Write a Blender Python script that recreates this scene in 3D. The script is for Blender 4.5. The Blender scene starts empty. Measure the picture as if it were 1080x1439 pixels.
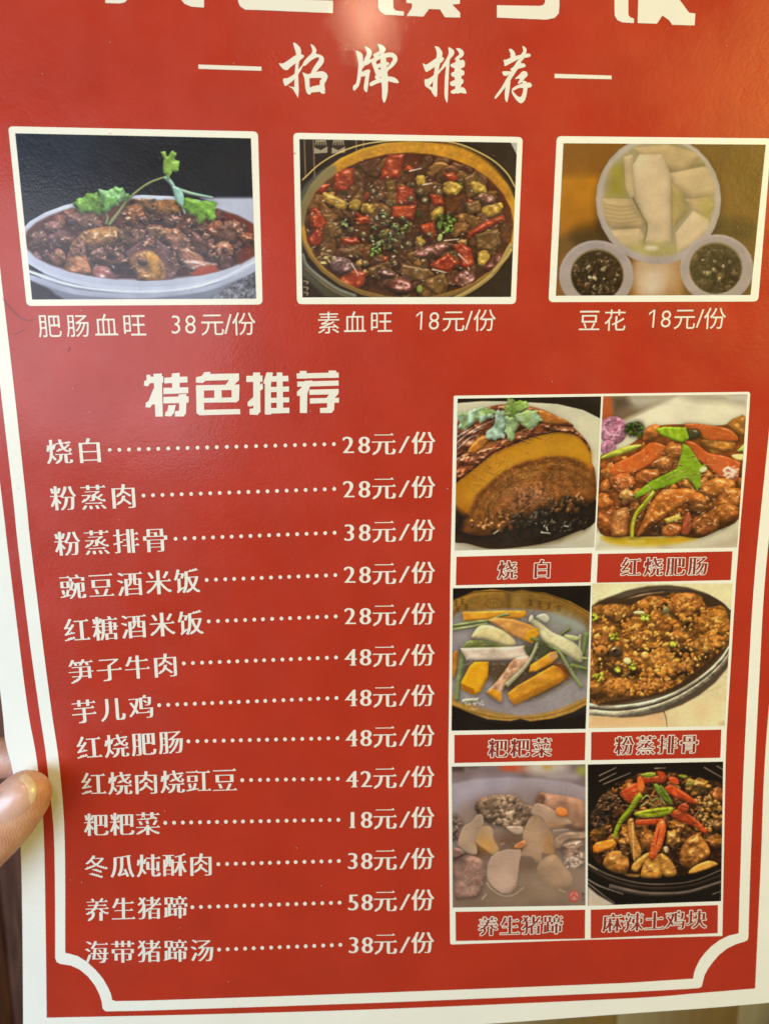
import bpy, bmesh, math, random
import numpy as np
from mathutils import Vector, Matrix
from mathutils.geometry import tessellate_polygon
R = math.radians
S = bpy.context.scene
COL = S.collection
random.seed(7)

# ------------------------------------------------------------------ camera
F = 1040.0                      # focal length in photograph pixels (1080 x 1439)
DIST = 0.300
TILT, YAW = R(10.2), R(-2.0)
rot = Matrix.Rotation(YAW, 3, 'Y') @ Matrix.Rotation(-TILT, 3, 'X')
CAM = -(rot @ Vector((0, 0, -1))) * DIST
cd = bpy.data.cameras.new('camera')
cam = bpy.data.objects.new('camera', cd); COL.objects.link(cam)
cam.matrix_world = Matrix.Translation(CAM) @ rot.to_4x4()
cd.sensor_fit = 'VERTICAL'; cd.sensor_height = 36.0; cd.lens = 36.0 * F / 1439.0
cd.clip_start = 0.01; cd.clip_end = 50
cd.dof.use_dof = True; cd.dof.focus_distance = 0.298; cd.dof.aperture_fstop = 9.0
S.camera = cam

# ------------------------------------------------------------------ world and light
S.view_settings.view_transform = 'Standard'; S.view_settings.look = 'None'
S.view_settings.exposure = 0; S.view_settings.gamma = 1
W = bpy.data.worlds.new('World'); S.world = W; W.use_nodes = True
W.node_tree.nodes['Background'].inputs[0].default_value = (1.0, 0.84, 0.58, 1)
W.node_tree.nodes['Background'].inputs[1].default_value = 0.13

def surf(x, y):
    """height of the bent card over the plane z = 0"""
    z = 0.10 * x * x
    a = max(0.0, -(x + 0.07))
    z -= 0.55 * a * a * (0.5 + 0.5 * math.tanh((-y - 0.02) / 0.05))
    z += 0.0012 * math.exp(-((x + 0.128) ** 2 + (y + 0.11) ** 2) / 0.022 ** 2)
    return z

NROT = np.array(rot)
CAMN = np.array(CAM)
def surf_np(x, y):
    z = 0.10 * x * x
    a = np.maximum(0.0, -(x + 0.07))
    z = z - 0.55 * a * a * (0.5 + 0.5 * np.tanh((-y - 0.02) / 0.05))
    return z + 0.0012 * np.exp(-((x + 0.128) ** 2 + (y + 0.11) ** 2) / 0.022 ** 2)

def rays(px, py):
    px = np.asarray(px, float); py = np.asarray(py, float)
    d = np.stack([(px - 540) / F, (719.5 - py) / F, -np.ones_like(px)], -1) @ NROT.T
    return d
def on_card(px, py, off=0.0):
    """where on the bent card the print seen at (px, py) sits"""
    d = rays(px, py); z = np.zeros(d.shape[:-1])
    for _ in range(8):
        t = (z - CAMN[2]) / d[..., 2]
        P = CAMN + d * t[..., None]
        z = surf_np(P[..., 0], P[..., 1])
    P[..., 2] = z + off
    return P
def on_plane(px, py, h):
    d = rays(px, py); t = (h - CAMN[2]) / d[..., 2]
    return Vector(CAMN + d * t)

def area(name, loc, target, sx, sy, power, color, spread=None):
    l = bpy.data.lights.new(name, 'AREA'); l.shape = 'RECTANGLE'; l.size = sx; l.size_y = sy
    l.energy = power; l.color = color
    if spread: l.spread = spread
    o = bpy.data.objects.new(name, l); COL.objects.link(o); o.location = loc
    o.rotation_euler = (Vector(target) - Vector(loc)).to_track_quat('-Z', 'Y').to_euler()
    return o
def mirror_dir(px, py):
    P = on_card(np.array([px]), np.array([py]))[0]
    e = 1e-3
    n = Vector((-(surf(P[0]+e, P[1]) - surf(P[0]-e, P[1])) / (2*e), -(surf(P[0], P[1]+e) - surf(P[0], P[1]-e)) / (2*e), 1)).normalized()
    d = Vector(rays(px, py)).normalized()
    return Vector(P), (d - 2 * d.dot(n) * n).normalized()
# cool daylight from the windows on the left
p0, m0 = mirror_dir(-215, 400)
area('window_light', p0 + m0 * 1.6, p0, 0.6, 1.5, 10.0, (0.86, 0.86, 1.0))
area('window_light', (-0.88, -0.12, 0.42), (-0.12, -0.06, 0), 0.3, 0.9, 9.5, (0.50, 0.76, 1.0))
# warm ceiling lamps of the restaurant
area('ceiling_lamp', (0.85, 0.45, 0.75), (0.05, 0.02, 0), 0.4, 0.4, 11.8, (1.0, 0.79, 0.15))
area('ceiling_lamp', (-0.1, 1.8, 1.3), (0, 0.05, 0), 0.5, 0.4, 8.6, (1.0, 0.88, 0.72))
p1, m1 = mirror_dir(516, 22)
area('spot_lamp', p1 + m1 * 1.1, p1, 0.016, 0.016, 0.5, (1.0, 0.80, 0.5))
p2, m2 = mirror_dir(690, 478)
# ------------------------------------------------------------------ helpers
def s2l(c):
    c = np.asarray(c, float) / 255.0
    return np.where(c <= 0.04045, c / 12.92, ((c + 0.055) / 1.055) ** 2.4)
WB = np.array([0.74, 0.80, 1.12])          # the print's own colour under the restaurant's warm light
def ink(c):
    return np.clip(s2l(c) * WB, 0.0, 0.86)

def finish(me, name, mat, parent, smooth=True):
    if smooth and len(me.polygons):
        me.polygons.foreach_set('use_smooth', [True] * len(me.polygons))
    o = bpy.data.objects.new(name, me); COL.objects.link(o)
    if mat: me.materials.append(mat)
    if parent: o.parent = parent
    return o

def laminate(nt, b, rough=0.30):
    """the film over the print: faint orange peel, smears and fine scuffs"""
    n = nt.nodes; L = nt.links
    geo = n.new('ShaderNodeNewGeometry')
    t1 = n.new('ShaderNodeTexNoise'); t1.inputs['Scale'].default_value = 900; t1.inputs['Detail'].default_value = 3
    t2 = n.new('ShaderNodeTexNoise'); t2.inputs['Scale'].default_value = 28; t2.inputs['Detail'].default_value = 5
    t2.inputs['Roughness'].default_value = 0.6
    L.new(geo.outputs['Position'], t1.inputs['Vector']); L.new(geo.outputs['Position'], t2.inputs['Vector'])
    mr = n.new('ShaderNodeMapRange'); mr.inputs['From Min'].default_value = 0.3; mr.inputs['From Max'].default_value = 0.7
    mr.inputs['To Min'].default_value = 0.20; mr.inputs['To Max'].default_value = 0.44
    L.new(t2.outputs['Fac'], mr.inputs['Value']); L.new(mr.outputs[0], b.inputs['Roughness'])
    bp = n.new('ShaderNodeBump'); bp.inputs['Strength'].default_value = 0.22; bp.inputs['Distance'].default_value = 0.0002
    L.new(t1.outputs['Fac'], bp.inputs['Height'])
    b2 = n.new('ShaderNodeBump'); b2.inputs['Strength'].default_value = 0.40; b2.inputs['Distance'].default_value = 0.0010
    L.new(t2.outputs['Fac'], b2.inputs['Height']); L.new(bp.outputs[0], b2.inputs['Normal'])
    L.new(b2.outputs[0], b.inputs['Normal'])
    t3 = n.new('ShaderNodeTexNoise'); t3.inputs['Scale'].default_value = 1100; t3.inputs['Detail'].default_value = 2
    L.new(geo.outputs['Position'], t3.inputs['Vector'])
    b3 = n.new('ShaderNodeBump'); b3.inputs['Strength'].default_value = 0.20; b3.inputs['Distance'].default_value = 0.0003
    rub = None                      # two rubbed spots in the film, where it glitters
    for q, rad in ((p1, 0.0125), (p2, 0.006)):
        vm = n.new('ShaderNodeVectorMath'); vm.operation = 'DISTANCE'; vm.inputs[1].default_value = q; L.new(geo.outputs['Position'], vm.inputs[0])
        m1_ = n.new('ShaderNodeMapRange'); m1_.inputs['From Min'].default_value = rad; m1_.inputs['From Max'].default_value = rad * .35
        L.new(vm.outputs['Value'], m1_.inputs['Value'])
        if rub is None: rub = m1_.outputs[0]
        else:
            mx = n.new('ShaderNodeMath'); mx.operation = 'MAXIMUM'; L.new(rub, mx.inputs[0]); L.new(m1_.outputs[0], mx.inputs[1]); rub = mx.outputs[0]
    st = n.new('ShaderNodeMath'); st.operation = 'MULTIPLY_ADD'; st.inputs[1].default_value = .01; st.inputs[2].default_value = .11
    L.new(rub, st.inputs[0]); L.new(st.outputs[0], b3.inputs['Strength'])
    cr2 = n.new('ShaderNodeMath'); cr2.operation = 'MULTIPLY_ADD'; cr2.inputs[1].default_value = -.033; cr2.inputs[2].default_value = .045
    L.new(rub, cr2.inputs[0]); L.new(cr2.outputs[0], b.inputs['Coat Roughness'])
    L.new(t3.outputs['Fac'], b3.inputs['Height']); L.new(b3.outputs[0], b.inputs['Coat Normal'])
    b.inputs['Coat Weight'].default_value = 0.38; b.inputs['Coat Roughness'].default_value = 0.045
    b.inputs['Specular IOR Level'].default_value = 0.40

def print_mat(name, col, vary=0.0, white=None):
    m = bpy.data.materials.new(name); m.use_nodes = True; nt = m.node_tree; b = nt.nodes['Principled BSDF']
    c = tuple(ink(col) if not white else np.array(white)) + (1,)
    b.inputs['Base Color'].default_value = c
    if vary:
        geo = nt.nodes.new('ShaderNodeNewGeometry'); t = nt.nodes.new('ShaderNodeTexNoise')
        t.inputs['Scale'].default_value = 35; t.inputs['Detail'].default_value = 6
        nt.links.new(geo.outputs['Position'], t.inputs['Vector'])
        cr = nt.nodes.new('ShaderNodeValToRGB')
        cr.color_ramp.elements[0].position = 0.3; cr.color_ramp.elements[1].position = 0.7
        cr.color_ramp.elements[0].color = tuple(x * (1 - vary) for x in c[:3]) + (1,)
        cr.color_ramp.elements[1].color = tuple(min(0.9, x * (1 + vary)) for x in c[:3]) + (1,)
        nt.links.new(t.outputs['Fac'], cr.inputs[0]); nt.links.new(cr.outputs[0], b.inputs['Base Color'])
    laminate(nt, b)
    return m
M_white = print_mat('white_paper', (238, 234, 226), 0.02, (.80, .80, .79))
M_ink_white = print_mat('white_print', (240, 232, 224), 0.0, (.75, .73, .72))
M_red = print_mat('red_print', (197, 54, 27), 0.07)
M_plate = print_mat('red_plate_print', (197, 54, 28), 0.04)
M_hollow = print_mat('dull_red_letter_print', (160, 50, 36), 0.0)
mp = bpy.data.materials.new('photo_print'); mp.use_nodes = True
at = mp.node_tree.nodes.new('ShaderNodeAttribute'); at.attribute_name = 'ink'
mp.node_tree.links.new(at.outputs['Color'], mp.node_tree.nodes['Principled BSDF'].inputs['Base Color'])
laminate(mp.node_tree, mp.node_tree.nodes['Principled BSDF'])
M_photo = mp

LAY = 0.00006
def poly_print(name, polys, mat, parent, layer, maxlen=16.0, step=0.0000025):
    """flat printed shapes given as outlines, laid on the bent card"""
    bm = bmesh.new(); lay = {}
    for k, P in enumerate(polys):
        bm2 = bmesh.new()
        vs = [bm2.verts.new((x, y, 0)) for x, y in P]
        tri = tessellate_polygon([[Vector((x, y, 0)) for x, y in P]])
        for t in tri:
            try: bm2.faces.new([vs[i] for i in t])
            except ValueError: pass
        for _ in range(7):
            es = [e for e in bm2.edges if e.calc_length() > maxlen]
            if not es: break
            bmesh.ops.subdivide_edges(bm2, edges=es, cuts=1)
            bmesh.ops.triangulate(bm2, faces=[f for f in bm2.faces if len(f.verts) > 3])
        for v in bm2.verts: v.co.z = k
        tmp = bpy.data.meshes.new('tmp'); bm2.to_mesh(tmp); bm2.free()
        bm.from_mesh(tmp); bpy.data.meshes.remove(tmp)
    co = np.array([v.co[:] for v in bm.verts])
    P = on_card(co[:, 0], co[:, 1]); P[:, 2] += layer * LAY + co[:, 2] * step
    for v, p in zip(bm.verts, P): v.co = p
    for f in bm.faces:
        f.normal_update()
        if f.normal.z < 0: f.normal_flip()
    me = bpy.data.meshes.new(name); bm.to_mesh(me); bm.free()
    return finish(me, name, mat, parent)

def catmull(P, n=5):
    out = []; m = len(P)
    for i in range(m):
        p0, p1, p2, p3 = (np.array(P[(i + k) % m], float) for k in (-1, 0, 1, 2))
        for j in range(n):
            t = j / n
            out.append(tuple(0.5 * ((2*p1) + (-p0+p2)*t + (2*p0-5*p1+4*p2-p3)*t*t + (-p0+3*p1-3*p2+p3)*t**3)))
    return out
def catmull_open(P, n=6):
    P = [np.array(p, float) for p in P]; out = []
    for i in range(len(P) - 1):
        p1, p2 = P[i], P[i+1]; p0 = P[i-1] if i else 2*p1 - p2; p3 = P[i+2] if i + 2 < len(P) else 2*p2 - p1
        for j in range(n):
            t = j / n
            out.append(0.5 * ((2*p1) + (-p0+p2)*t + (2*p0-5*p1+4*p2-p3)*t*t + (-p0+3*p1-3*p2+p3)*t**3))
    out.append(P[-1]); return out

def grid_mesh(name, X, Y, off, mat, parent):
    """surface grid from arrays of picture positions (rows, columns)"""
    P = on_card(X, Y, off); h, w = X.shape
    idx = np.arange(h * w).reshape(h, w)
    q = np.stack([idx[1:, :-1], idx[1:, 1:], idx[:-1, 1:], idx[:-1, :-1]], -1).reshape(-1, 4)
    me = bpy.data.meshes.new(name)
    me.vertices.add(h * w); me.vertices.foreach_set('co', P.reshape(-1).astype(np.float32))
    me.loops.add(q.size); me.loops.foreach_set('vertex_index', q.reshape(-1).astype(np.int32))
    me.polygons.add(len(q)); me.polygons.foreach_set('loop_start', np.arange(0, q.size, 4, dtype=np.int32))
    me.update(calc_edges=True)
    return finish(me, name, mat, parent)

def interp(pts, v, key=1):
    pts = sorted(pts, key=lambda p: p[key])
    return np.interp(v, [p[key] for p in pts], [p[1 - key] for p in pts])
def smooth_pts(pts):
    return [tuple(p) for p in catmull_open(pts, 6)]
def coons(left, right, top, bottom, nx, ny):
    """left/right: x over y; top/bottom: y over x"""
    s = np.linspace(0, 1, nx); t = np.linspace(0, 1, ny)
    L = smooth_pts(left); Rr = smooth_pts(right); B = smooth_pts(bottom)
    yl = L[0][1] + (L[-1][1] - L[0][1]) * t
    yr = Rr[0][1] + (Rr[-1][1] - Rr[0][1]) * t
    X = np.zeros((ny, nx)); Y = np.zeros((ny, nx))
    bx0, bx1 = B[0][0], B[-1][0]
    for j in range(ny):
        xl = interp(L, yl[j]); xr = interp(Rr, yr[j])
        X[j] = xl + (xr - xl) * s
        Y[j] = yl[j] + (yr[j] - yl[j]) * s
    bend = np.interp(bx0 + (bx1 - bx0) * s, [p[0] for p in B], [p[1] for p in B]) - Y[-1]
    Y += np.outer(t ** 6, bend)
    return X, Y

def tag(o, label, cat=None, kind=None, group=None):
    if label: o['label'] = label
    if cat: o['category'] = cat
    if kind: o['kind'] = kind
    if group: o['group'] = group
    return o
# ------------------------------------------------------------------ the menu card
menu = bpy.data.objects.new('menu', None); COL.objects.link(menu)
tag(menu, 'red laminated menu with white lettering and food photos, pinched by a thumb', 'menu')
cl = [(-170, -300), (-104, 200), (-45, 600), (-8, 900), (4, 1001), (8, 1042), (18, 1083), (26, 1140), (30, 1211), (32, 1320), (33, 1464)]
cr_ = [(1236, -300), (1180, 200), (1150, 600), (1120, 1000), (1098, 1300), (1092, 1408)]
cb = [(33, 1464), (300, 1455), (560, 1447), (880, 1424.5), (1000, 1416), (1092, 1408)]
X, Y = coons(cl, cr_, None, cb, 110, 150)
card = grid_mesh('card', X, Y, 0.0, M_white, menu)
sol = card.modifiers.new('thickness', 'SOLIDIFY'); sol.thickness = 0.0009; sol.offset = -1
es_ = card.modifiers.new('crisp_edge', 'EDGE_SPLIT'); es_.split_angle = R(40)
rl = [(-122, -262), (-60, 200), (0, 675), (10, 760), (27, 900), (40, 1000), (51, 1060), (58, 1120), (62, 1170), (64.5, 1300), (66, 1430)]
rr = [(1205, -262), (1152, 200), (1100, 800), (1080, 987), (1072, 1100), (1068.5, 1200), (1060, 1389)]
rb = [(66, 1430), (300, 1425), (560, 1417), (880, 1403), (980, 1395.5), (1060, 1389)]
X, Y = coons(rl, rr, None, rb, 110, 150)
grid_mesh('red_panel', X, Y, LAY, M_red, menu)

pairs = [(-84,-200,-64,-200), (-50,100,-31,100), (-17,380,1,380), (0,535,19,535), (19,700,37,700), (25,760,43,760), (42,900,60,900), (56,1000,73,1000),
 (65,1060,82,1060), (72,1125,88.5,1125), (76,1170,91,1170), (77.5,1230,92,1230), (78,1300,92,1300)]
P = np.array([(a[0], a[1]) for a in pairs]); Q = np.array([(a[2], a[3]) for a in pairs])
o1 = [tuple(p) for p in catmull_open(P, 5)]; i1 = [tuple(p) for p in catmull_open(Q, 5)]
mid = [(78,1346,92,1335), (80,1351.5,92.5,1339), (85,1354.3,97,1339.6), (100,1356.5,110,1343.5), (112,1362,122,1351), (124,1372,135,1363), (134,1385,145,1375), (140,1397,152,1387), (143.5,1408,156,1396), (144.5,1417,158,1405),
 (149,1421,163,1406.5), (200,1420,200,1406), (370,1414.5,370,1400.5), (540,1408.5,540,1394.5), (710,1401.5,710,1388), (880,1394,880,1381), (960,1389.7,960,1375.8), (981,1388.2,973,1375), (985,1386,973.6,1371), (986.5,1380,974.5,1366),
 (989,1370,977.5,1358), (994,1361,982,1349), (1000,1352.5,989,1339.5), (1009,1342,998,1330), (1020,1333,1010,1321), (1033,1326.5,1023,1314.5), (1045,1323,1036,1311.5), (1049,1321,1037,1311), (1050.5,1317,1037,1308)]
rt = [(1052,1260,1038,1260), (1054,1200,1040,1200), (1058.5,1100,1043,1100), (1066,950,1050.5,950), (1075,800,1060,800), (1098,589,1081,589), (1135,200,1117,200), (1172,-200,1153,-200)]
o3 = [tuple(p) for p in catmull_open([(a[0], a[1]) for a in rt], 6)]; i3 = [tuple(p) for p in catmull_open([(a[2], a[3]) for a in rt], 6)]
OO = o1 + [(a[0], a[1]) for a in mid] + o3; II = i1 + [(a[2], a[3]) for a in mid] + i3
OO = np.array(OO); II = np.array(II)
def densify(A, B, m=12):
    oa, ob = [], []
    for i in range(len(A) - 1):
        k = max(1, int(np.hypot(*(A[i+1] - A[i])) // m))
        for j in range(k):
            oa.append(A[i] + (A[i+1]-A[i]) * j / k); ob.append(B[i] + (B[i+1]-B[i]) * j / k)
    oa.append(A[-1]); ob.append(B[-1]); return np.array(oa), np.array(ob)
OO, II = densify(OO, II)
G = np.stack([OO + (II - OO) * k / 3 for k in range(4)], 0)
bl = grid_mesh('border_line', G[:, ::-1, 0] if False else G[..., 0], G[..., 1], 2 * LAY, M_white, menu)

# ------------------------------------------------------------------ lettering
GL = {}
RES = 120
def raster(ch):
    """one character of Blender's built-in font as a bitmap, plus its origin"""
    c = bpy.data.curves.new('t', 'FONT'); c.body = ch; c.size = 1; c.resolution_u = 4
    o = bpy.data.objects.new('t', c); COL.objects.link(o)
    bpy.context.view_layer.update()
    me = bpy.data.meshes.new_from_object(o.evaluated_get(bpy.context.evaluated_depsgraph_get()))
    V = np.array([v.co[:2] for v in me.vertices]); Fc = [tuple(p.vertices) for p in me.polygons]
    bpy.data.meshes.remove(me); bpy.data.objects.remove(o); bpy.data.curves.remove(c)
    H = int(1.5 * RES); Wd = int(1.6 * RES); o0 = np.array([-0.3, -0.35]); M = np.zeros((H, Wd), bool)
    Q = (V - o0) * RES
    for f in Fc:
        for k in range(1, len(f) - 1):
            t = Q[[f[0], f[k], f[k+1]]]; x0, y0 = np.floor(t.min(0)).astype(int); x1, y1 = np.ceil(t.max(0)).astype(int) + 1
            yy, xx = np.mgrid[y0:y1, x0:x1]; xx = xx + .5; yy = yy + .5; s_ = []
            for i in range(3):
                p, q = t[i], t[(i+1) % 3]; s_.append((q[0]-p[0])*(yy-p[1]) - (q[1]-p[1])*(xx-p[0]))
            M[y0:y1, x0:x1] |= ((s_[0] >= -1e-6) & (s_[1] >= -1e-6) & (s_[2] >= -1e-6)) | ((s_[0] <= 1e-6) & (s_[1] <= 1e-6) & (s_[2] <= 1e-6))
    return M, o0, V
def vrun(M):
    up = np.zeros(M.shape, int); dn = np.zeros(M.shape, int)
    for i in range(1, M.shape[0]): up[i] = np.where(M[i], up[i-1] + 1, 0)
    for i in range(M.shape[0] - 2, -1, -1): dn[i] = np.where(M[i], dn[i+1] + 1, 0)
    return up + dn - 1
def glyph(ch, style):
    """one character, em units: (verts, faces). song = thin horizontals, heavy verticals and small serifs"""
    k = (ch, style)
    if k in GL: return GL[k]
    M, o0, V = raster(ch)
    if style != 'sans':
        M0 = M.copy(); e = int(round(.018 * RES)) if not ch.isdigit() else int(round(.017 * RES))
        E_ = M.copy()
        for d in range(1, e + 1): E_ &= np.roll(M, d, 0) & np.roll(M, -d, 0)
        d2 = int(round(.023 * RES)); D = E_.copy()
        for d in range(1, d2 + 1): D |= np.roll(E_, d, 1) | np.roll(E_, -d, 1)
        if ch not in '/' and not ch.isdigit():
            vr = vrun(M0); thin = M0 & (vr < .115 * RES); done = []
            for y in range(1, M.shape[0] - 1):
                row_ = thin[y]; x = 0
                while x < len(row_):
                    if row_[x]:
                        x2 = x
                        while x2 + 1 < len(row_) and row_[x2 + 1]: x2 += 1
                        if x2 - x > .13 * RES and not M0[y, x2 + 2] and not any(abs(y - a) < .09 * RES and abs(x2 - b) < .08 * RES for a, b in done):
                            col = np.nonzero(M0[:, x2 - 3])[0]; near = col[np.abs(col - y) < .1 * RES]
                            if len(near):
                                ym = int(near.mean()); done.append((ym, x2)); h = int(.075 * RES); w = int(.125 * RES)
                                for j in range(h):
                                    f = j / h; D[ym + j, int(x2 + d2 - w * (1 - f * .55)):int(x2 + d2 + .012 * RES - f * w * .45)] = True
                        x = x2
                    x += 1
        if ch in '14':
            cx = {'1': .5, '4': .72}[ch]; xs_ = np.nonzero(M0[int(.36 * RES)])[0]
            m_ = int(xs_.mean()) if len(xs_) else 0; yb_ = int(.35 * RES)
            D[yb_:yb_ + int(.035 * RES), m_ - int(.13 * RES):m_ + int(.13 * RES)] = True
        M = D
        if style == 'wide':
            r = int(round(.042 * RES)); Z = M.copy()
            for dy in range(-r, r + 1):
                for dx in range(-r, r + 1):
                    if dx * dx + dy * dy <= r * r + 1: Z |= np.roll(np.roll(M, dy, 0), dx, 1)
            M = Z
    if style == 'sans' and ch.isdigit():
        if ch == '1':
            M[:] = False; yy, xx = np.mgrid[0:M.shape[0], 0:M.shape[1]]; u = (xx + .5) / RES + o0[0]; v = (yy + .5) / RES + o0[1]
            M |= (u > .24) & (u < .318) & (v > 0) & (v < .715); M |= (u > .06) & (u <= .25) & (v > .50 + (u - .06) * .85) & (v < .585 + (u - .06) * .72)
        else: M = M & np.roll(M, 1, 0) & np.roll(M, -1, 0) & np.roll(M, 1, 1) & np.roll(M, -1, 1)
    # rows of runs; equal runs in following rows are merged into one quad
    open_, quads = {}, []
    for y in range(M.shape[0]):
        d = np.diff(np.concatenate([[0], M[y].astype(int), [0]])); st = np.nonzero(d == 1)[0]; en = np.nonzero(d == -1)[0]
        now = {}
        for a, b in zip(st, en):
            now[(a, b)] = open_.pop((a, b), y)
        for (a, b), y0 in open_.items(): quads.append((a, b, y0, y))
        open_ = now
    for (a, b), y0 in open_.items(): quads.append((a, b, y0, M.shape[0]))
    q = np.array(quads, float); P = np.stack([q[:, [0, 2]], q[:, [1, 2]], q[:, [1, 3]], q[:, [0, 3]]], 1).reshape(-1, 2) / RES + o0
    GL[k] = (P, [(i, i+1, i+2, i+3) for i in range(0, len(P), 4)], np.zeros(len(P)))
    return GL[k]

def lettering(name, chars, mat, parent, style, layer, label=None):
    """chars: (character, centre x, centre y, em, lean, rise) in picture positions"""
    VV, FF, ZZ = [], [], []; base = 0
    for ch, cx, cy, em, lean, rise, *sx in chars:
        V, Fc, Z = glyph(ch, style)
        if ch.isdigit() or ch == '/': u0, v0 = (V[:, 0].min() + V[:, 0].max()) / 2, 0.345
        else: u0, v0 = 0.5, 0.38
        k = sx[0] if sx else 1.0
        u = (V[:, 0] - u0) * em * k; v = (V[:, 1] - v0) * em
        VV.append(np.stack([cx + u - v * lean, cy + u * rise - v], -1))
        FF += [tuple(i + base for i in f) for f in Fc]; ZZ.append(Z); base += len(V)
    V = np.concatenate(VV); Z = np.concatenate(ZZ)
    P = on_card(V[:, 0], V[:, 1], layer * LAY); P[:, 2] += Z * 0.0000022
    me = bpy.data.meshes.new(name); me.from_pydata(P.tolist(), [], FF); me.update()
    o = finish(me, name, mat, parent, smooth=False)
    if label: o['label'] = label
    return o

def lean(x, y):
    top = np.interp(x, [0, 360, 730, 1070], [0.112, 0.03, -0.036, -0.075])
    bot = np.interp(x, [60, 300, 600, 1010], [0.02, 0.01, -0.006, -0.05])
    w = np.interp(y, [1050, 1160], [0, 1]); return -(top * (1 - w) + bot * w) * -1
def row(s, x0, y0, x1, y1, em, **k):
    n = len(s); rise = (y1 - y0) / (x1 - x0)
    return [(c, x0 + (x1-x0)*i/(n-1), y0 + (y1-y0)*i/(n-1), em, lean(x0 + (x1-x0)*i/(n-1), y0), rise) for i, c in enumerate(s)]

rows = [('烧白',83.5,634.5,126.5,633,154.7,632.3,469,624,8,'28',637.4), ('粉蒸肉',89.5,700,174,697,202,696.3,469.5,687,7,'28',699.6),
 ('粉蒸排骨',95.4,763.7,218.5,758.5,247,757,470,748.5,6,'38',760.4), ('豌豆酒米饭',102.5,824.6,263,816,290.6,814.8,471,808,5,'28',819.6),
 ('红糖酒米饭',108.4,885.4,268,874.8,293.5,873,471.5,866,5,'28',877.7), ('笋子牛肉',114.5,943,232.7,934.5,258.5,932,472,923.6,6,'48',935.4),
 ('芋儿鸡',118.6,999.5,198.7,993,224,990.7,472.6,980.5,7,'48',992.3), ('红烧肥肠',125.7,1050.5,240.5,1042.5,265,1041.5,474,1037,6,'48',1048.7),
 ('红烧肉烧豇豆',132,1101.5,316,1096,340.4,1096,474.4,1094,4,'42',1106.4), ('粑粑菜',135.6,1158.5,208,1157,232.5,1156,475.3,1151.6,7,'18',1163.6),
 ('冬瓜炖酥肉',135.6,1217.5,282.5,1214.4,307,1214,476,1209.5,5,'38',1221.4), ('养生猪蹄',137,1278,247,1274.6,270.5,1274.5,477,1268,6,'58',1279.4),
 ('海带猪蹄汤',136,1337.5,284,1335,308,1334,478,1327.3,5,'38',1339.5)]
for s, x0, y0, x1, y1, dx0, dy0, dx1, dy1, ng, dg, by in rows:
    em = float(np.interp(y0, [634, 1337], [38.5, 34.5]))
    lettering('dish_name', row(s, x0, y0, x1, y1, em), M_ink_white, menu, 'song', 3, 'white dish name reading ' + s)
    dots = []; gp = 2.0 / 3 * np.interp(dy0, [632, 1334], [20.2, 18.0])
    pitch = (dx1 - dx0 - gp * 2) / (ng - 1)
    for g in range(ng):
        for k in range(3):
            x = dx0 + g * pitch + k * gp; f = (x - dx0) / (dx1 - dx0); y = dy0 + (dy1 - dy0) * f
            dots.append([(x + 2.75 * math.cos(a * math.tau / 10), y + 2.75 * math.sin(a * math.tau / 10)) for a in range(10)])
    poly_print('dot_leader', dots, M_ink_white, menu, 3, 50)
    f = (by - 637.4) / (1339.5 - 637.4); q = lambda a, b: a + (b - a) * f
    em = q(34.6, 33.2); cy = by - em * 0.355; le = lean(545, by)
    ch = [(dg[0], q(489.3, 496.8), cy, em, le, -0.012, 1.0), (dg[1], q(511.5, 516), cy, em, le, -0.012, 1.0),
          ('元', q(538.8, 541.3), by - 14.0, q(35.5, 34), le, -0.012), ('/', q(567.5, 568.8), cy - 0.5, em, le - 0.25, -0.012, 1.0),
          ('份', q(594.5, 593.5), by - 15.5, q(35, 33.5), le, -0.012)]
    lettering('price', ch, M_ink_white, menu, 'song', 3, 'white price reading %s元/份' % dg)

def cap(s, x0, y0, x1, y1, dg, xs, yy, em):
    lettering('dish_name', row(s, x0, y0, x1, y1, em), M_ink_white, menu, 'sans', 3, 'white caption under a photo reading ' + s)
    le = lean(xs[2], yy)
    lettering('price', [(dg[0], xs[0], yy + .5, em * 1.07, le - .03, -0.01, .93), (dg[1], xs[1], yy + .3, em * 1.07, le - .03, -0.01, .93), ('元', xs[2], yy, em, le, -0.01),
        ('/', xs[3], yy - .3, em * 1.12, le - .03, -0.01), ('份', xs[4], yy - .6, em, le, -0.01)], M_ink_white, menu, 'sans', 3, 'white caption price reading %s元/份' % dg)
cap('肥肠血旺', 70.3, 458, 189, 456.8, '38', (247.5, 267.8, 298.4, 320.5, 342.7), 455.5, 35.0)
cap('素血旺', 461.7, 453.5, 535.3, 452.3, '18', (588.5, 609.5, 636.7, 658.3, 680.3), 450.5, 33.4)
cap('豆花', 827.4, 450.2, 863.2, 450, '18', (914.5, 934.8, 960.9, 982.5, 1003.3), 447.8, 32.6)

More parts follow.
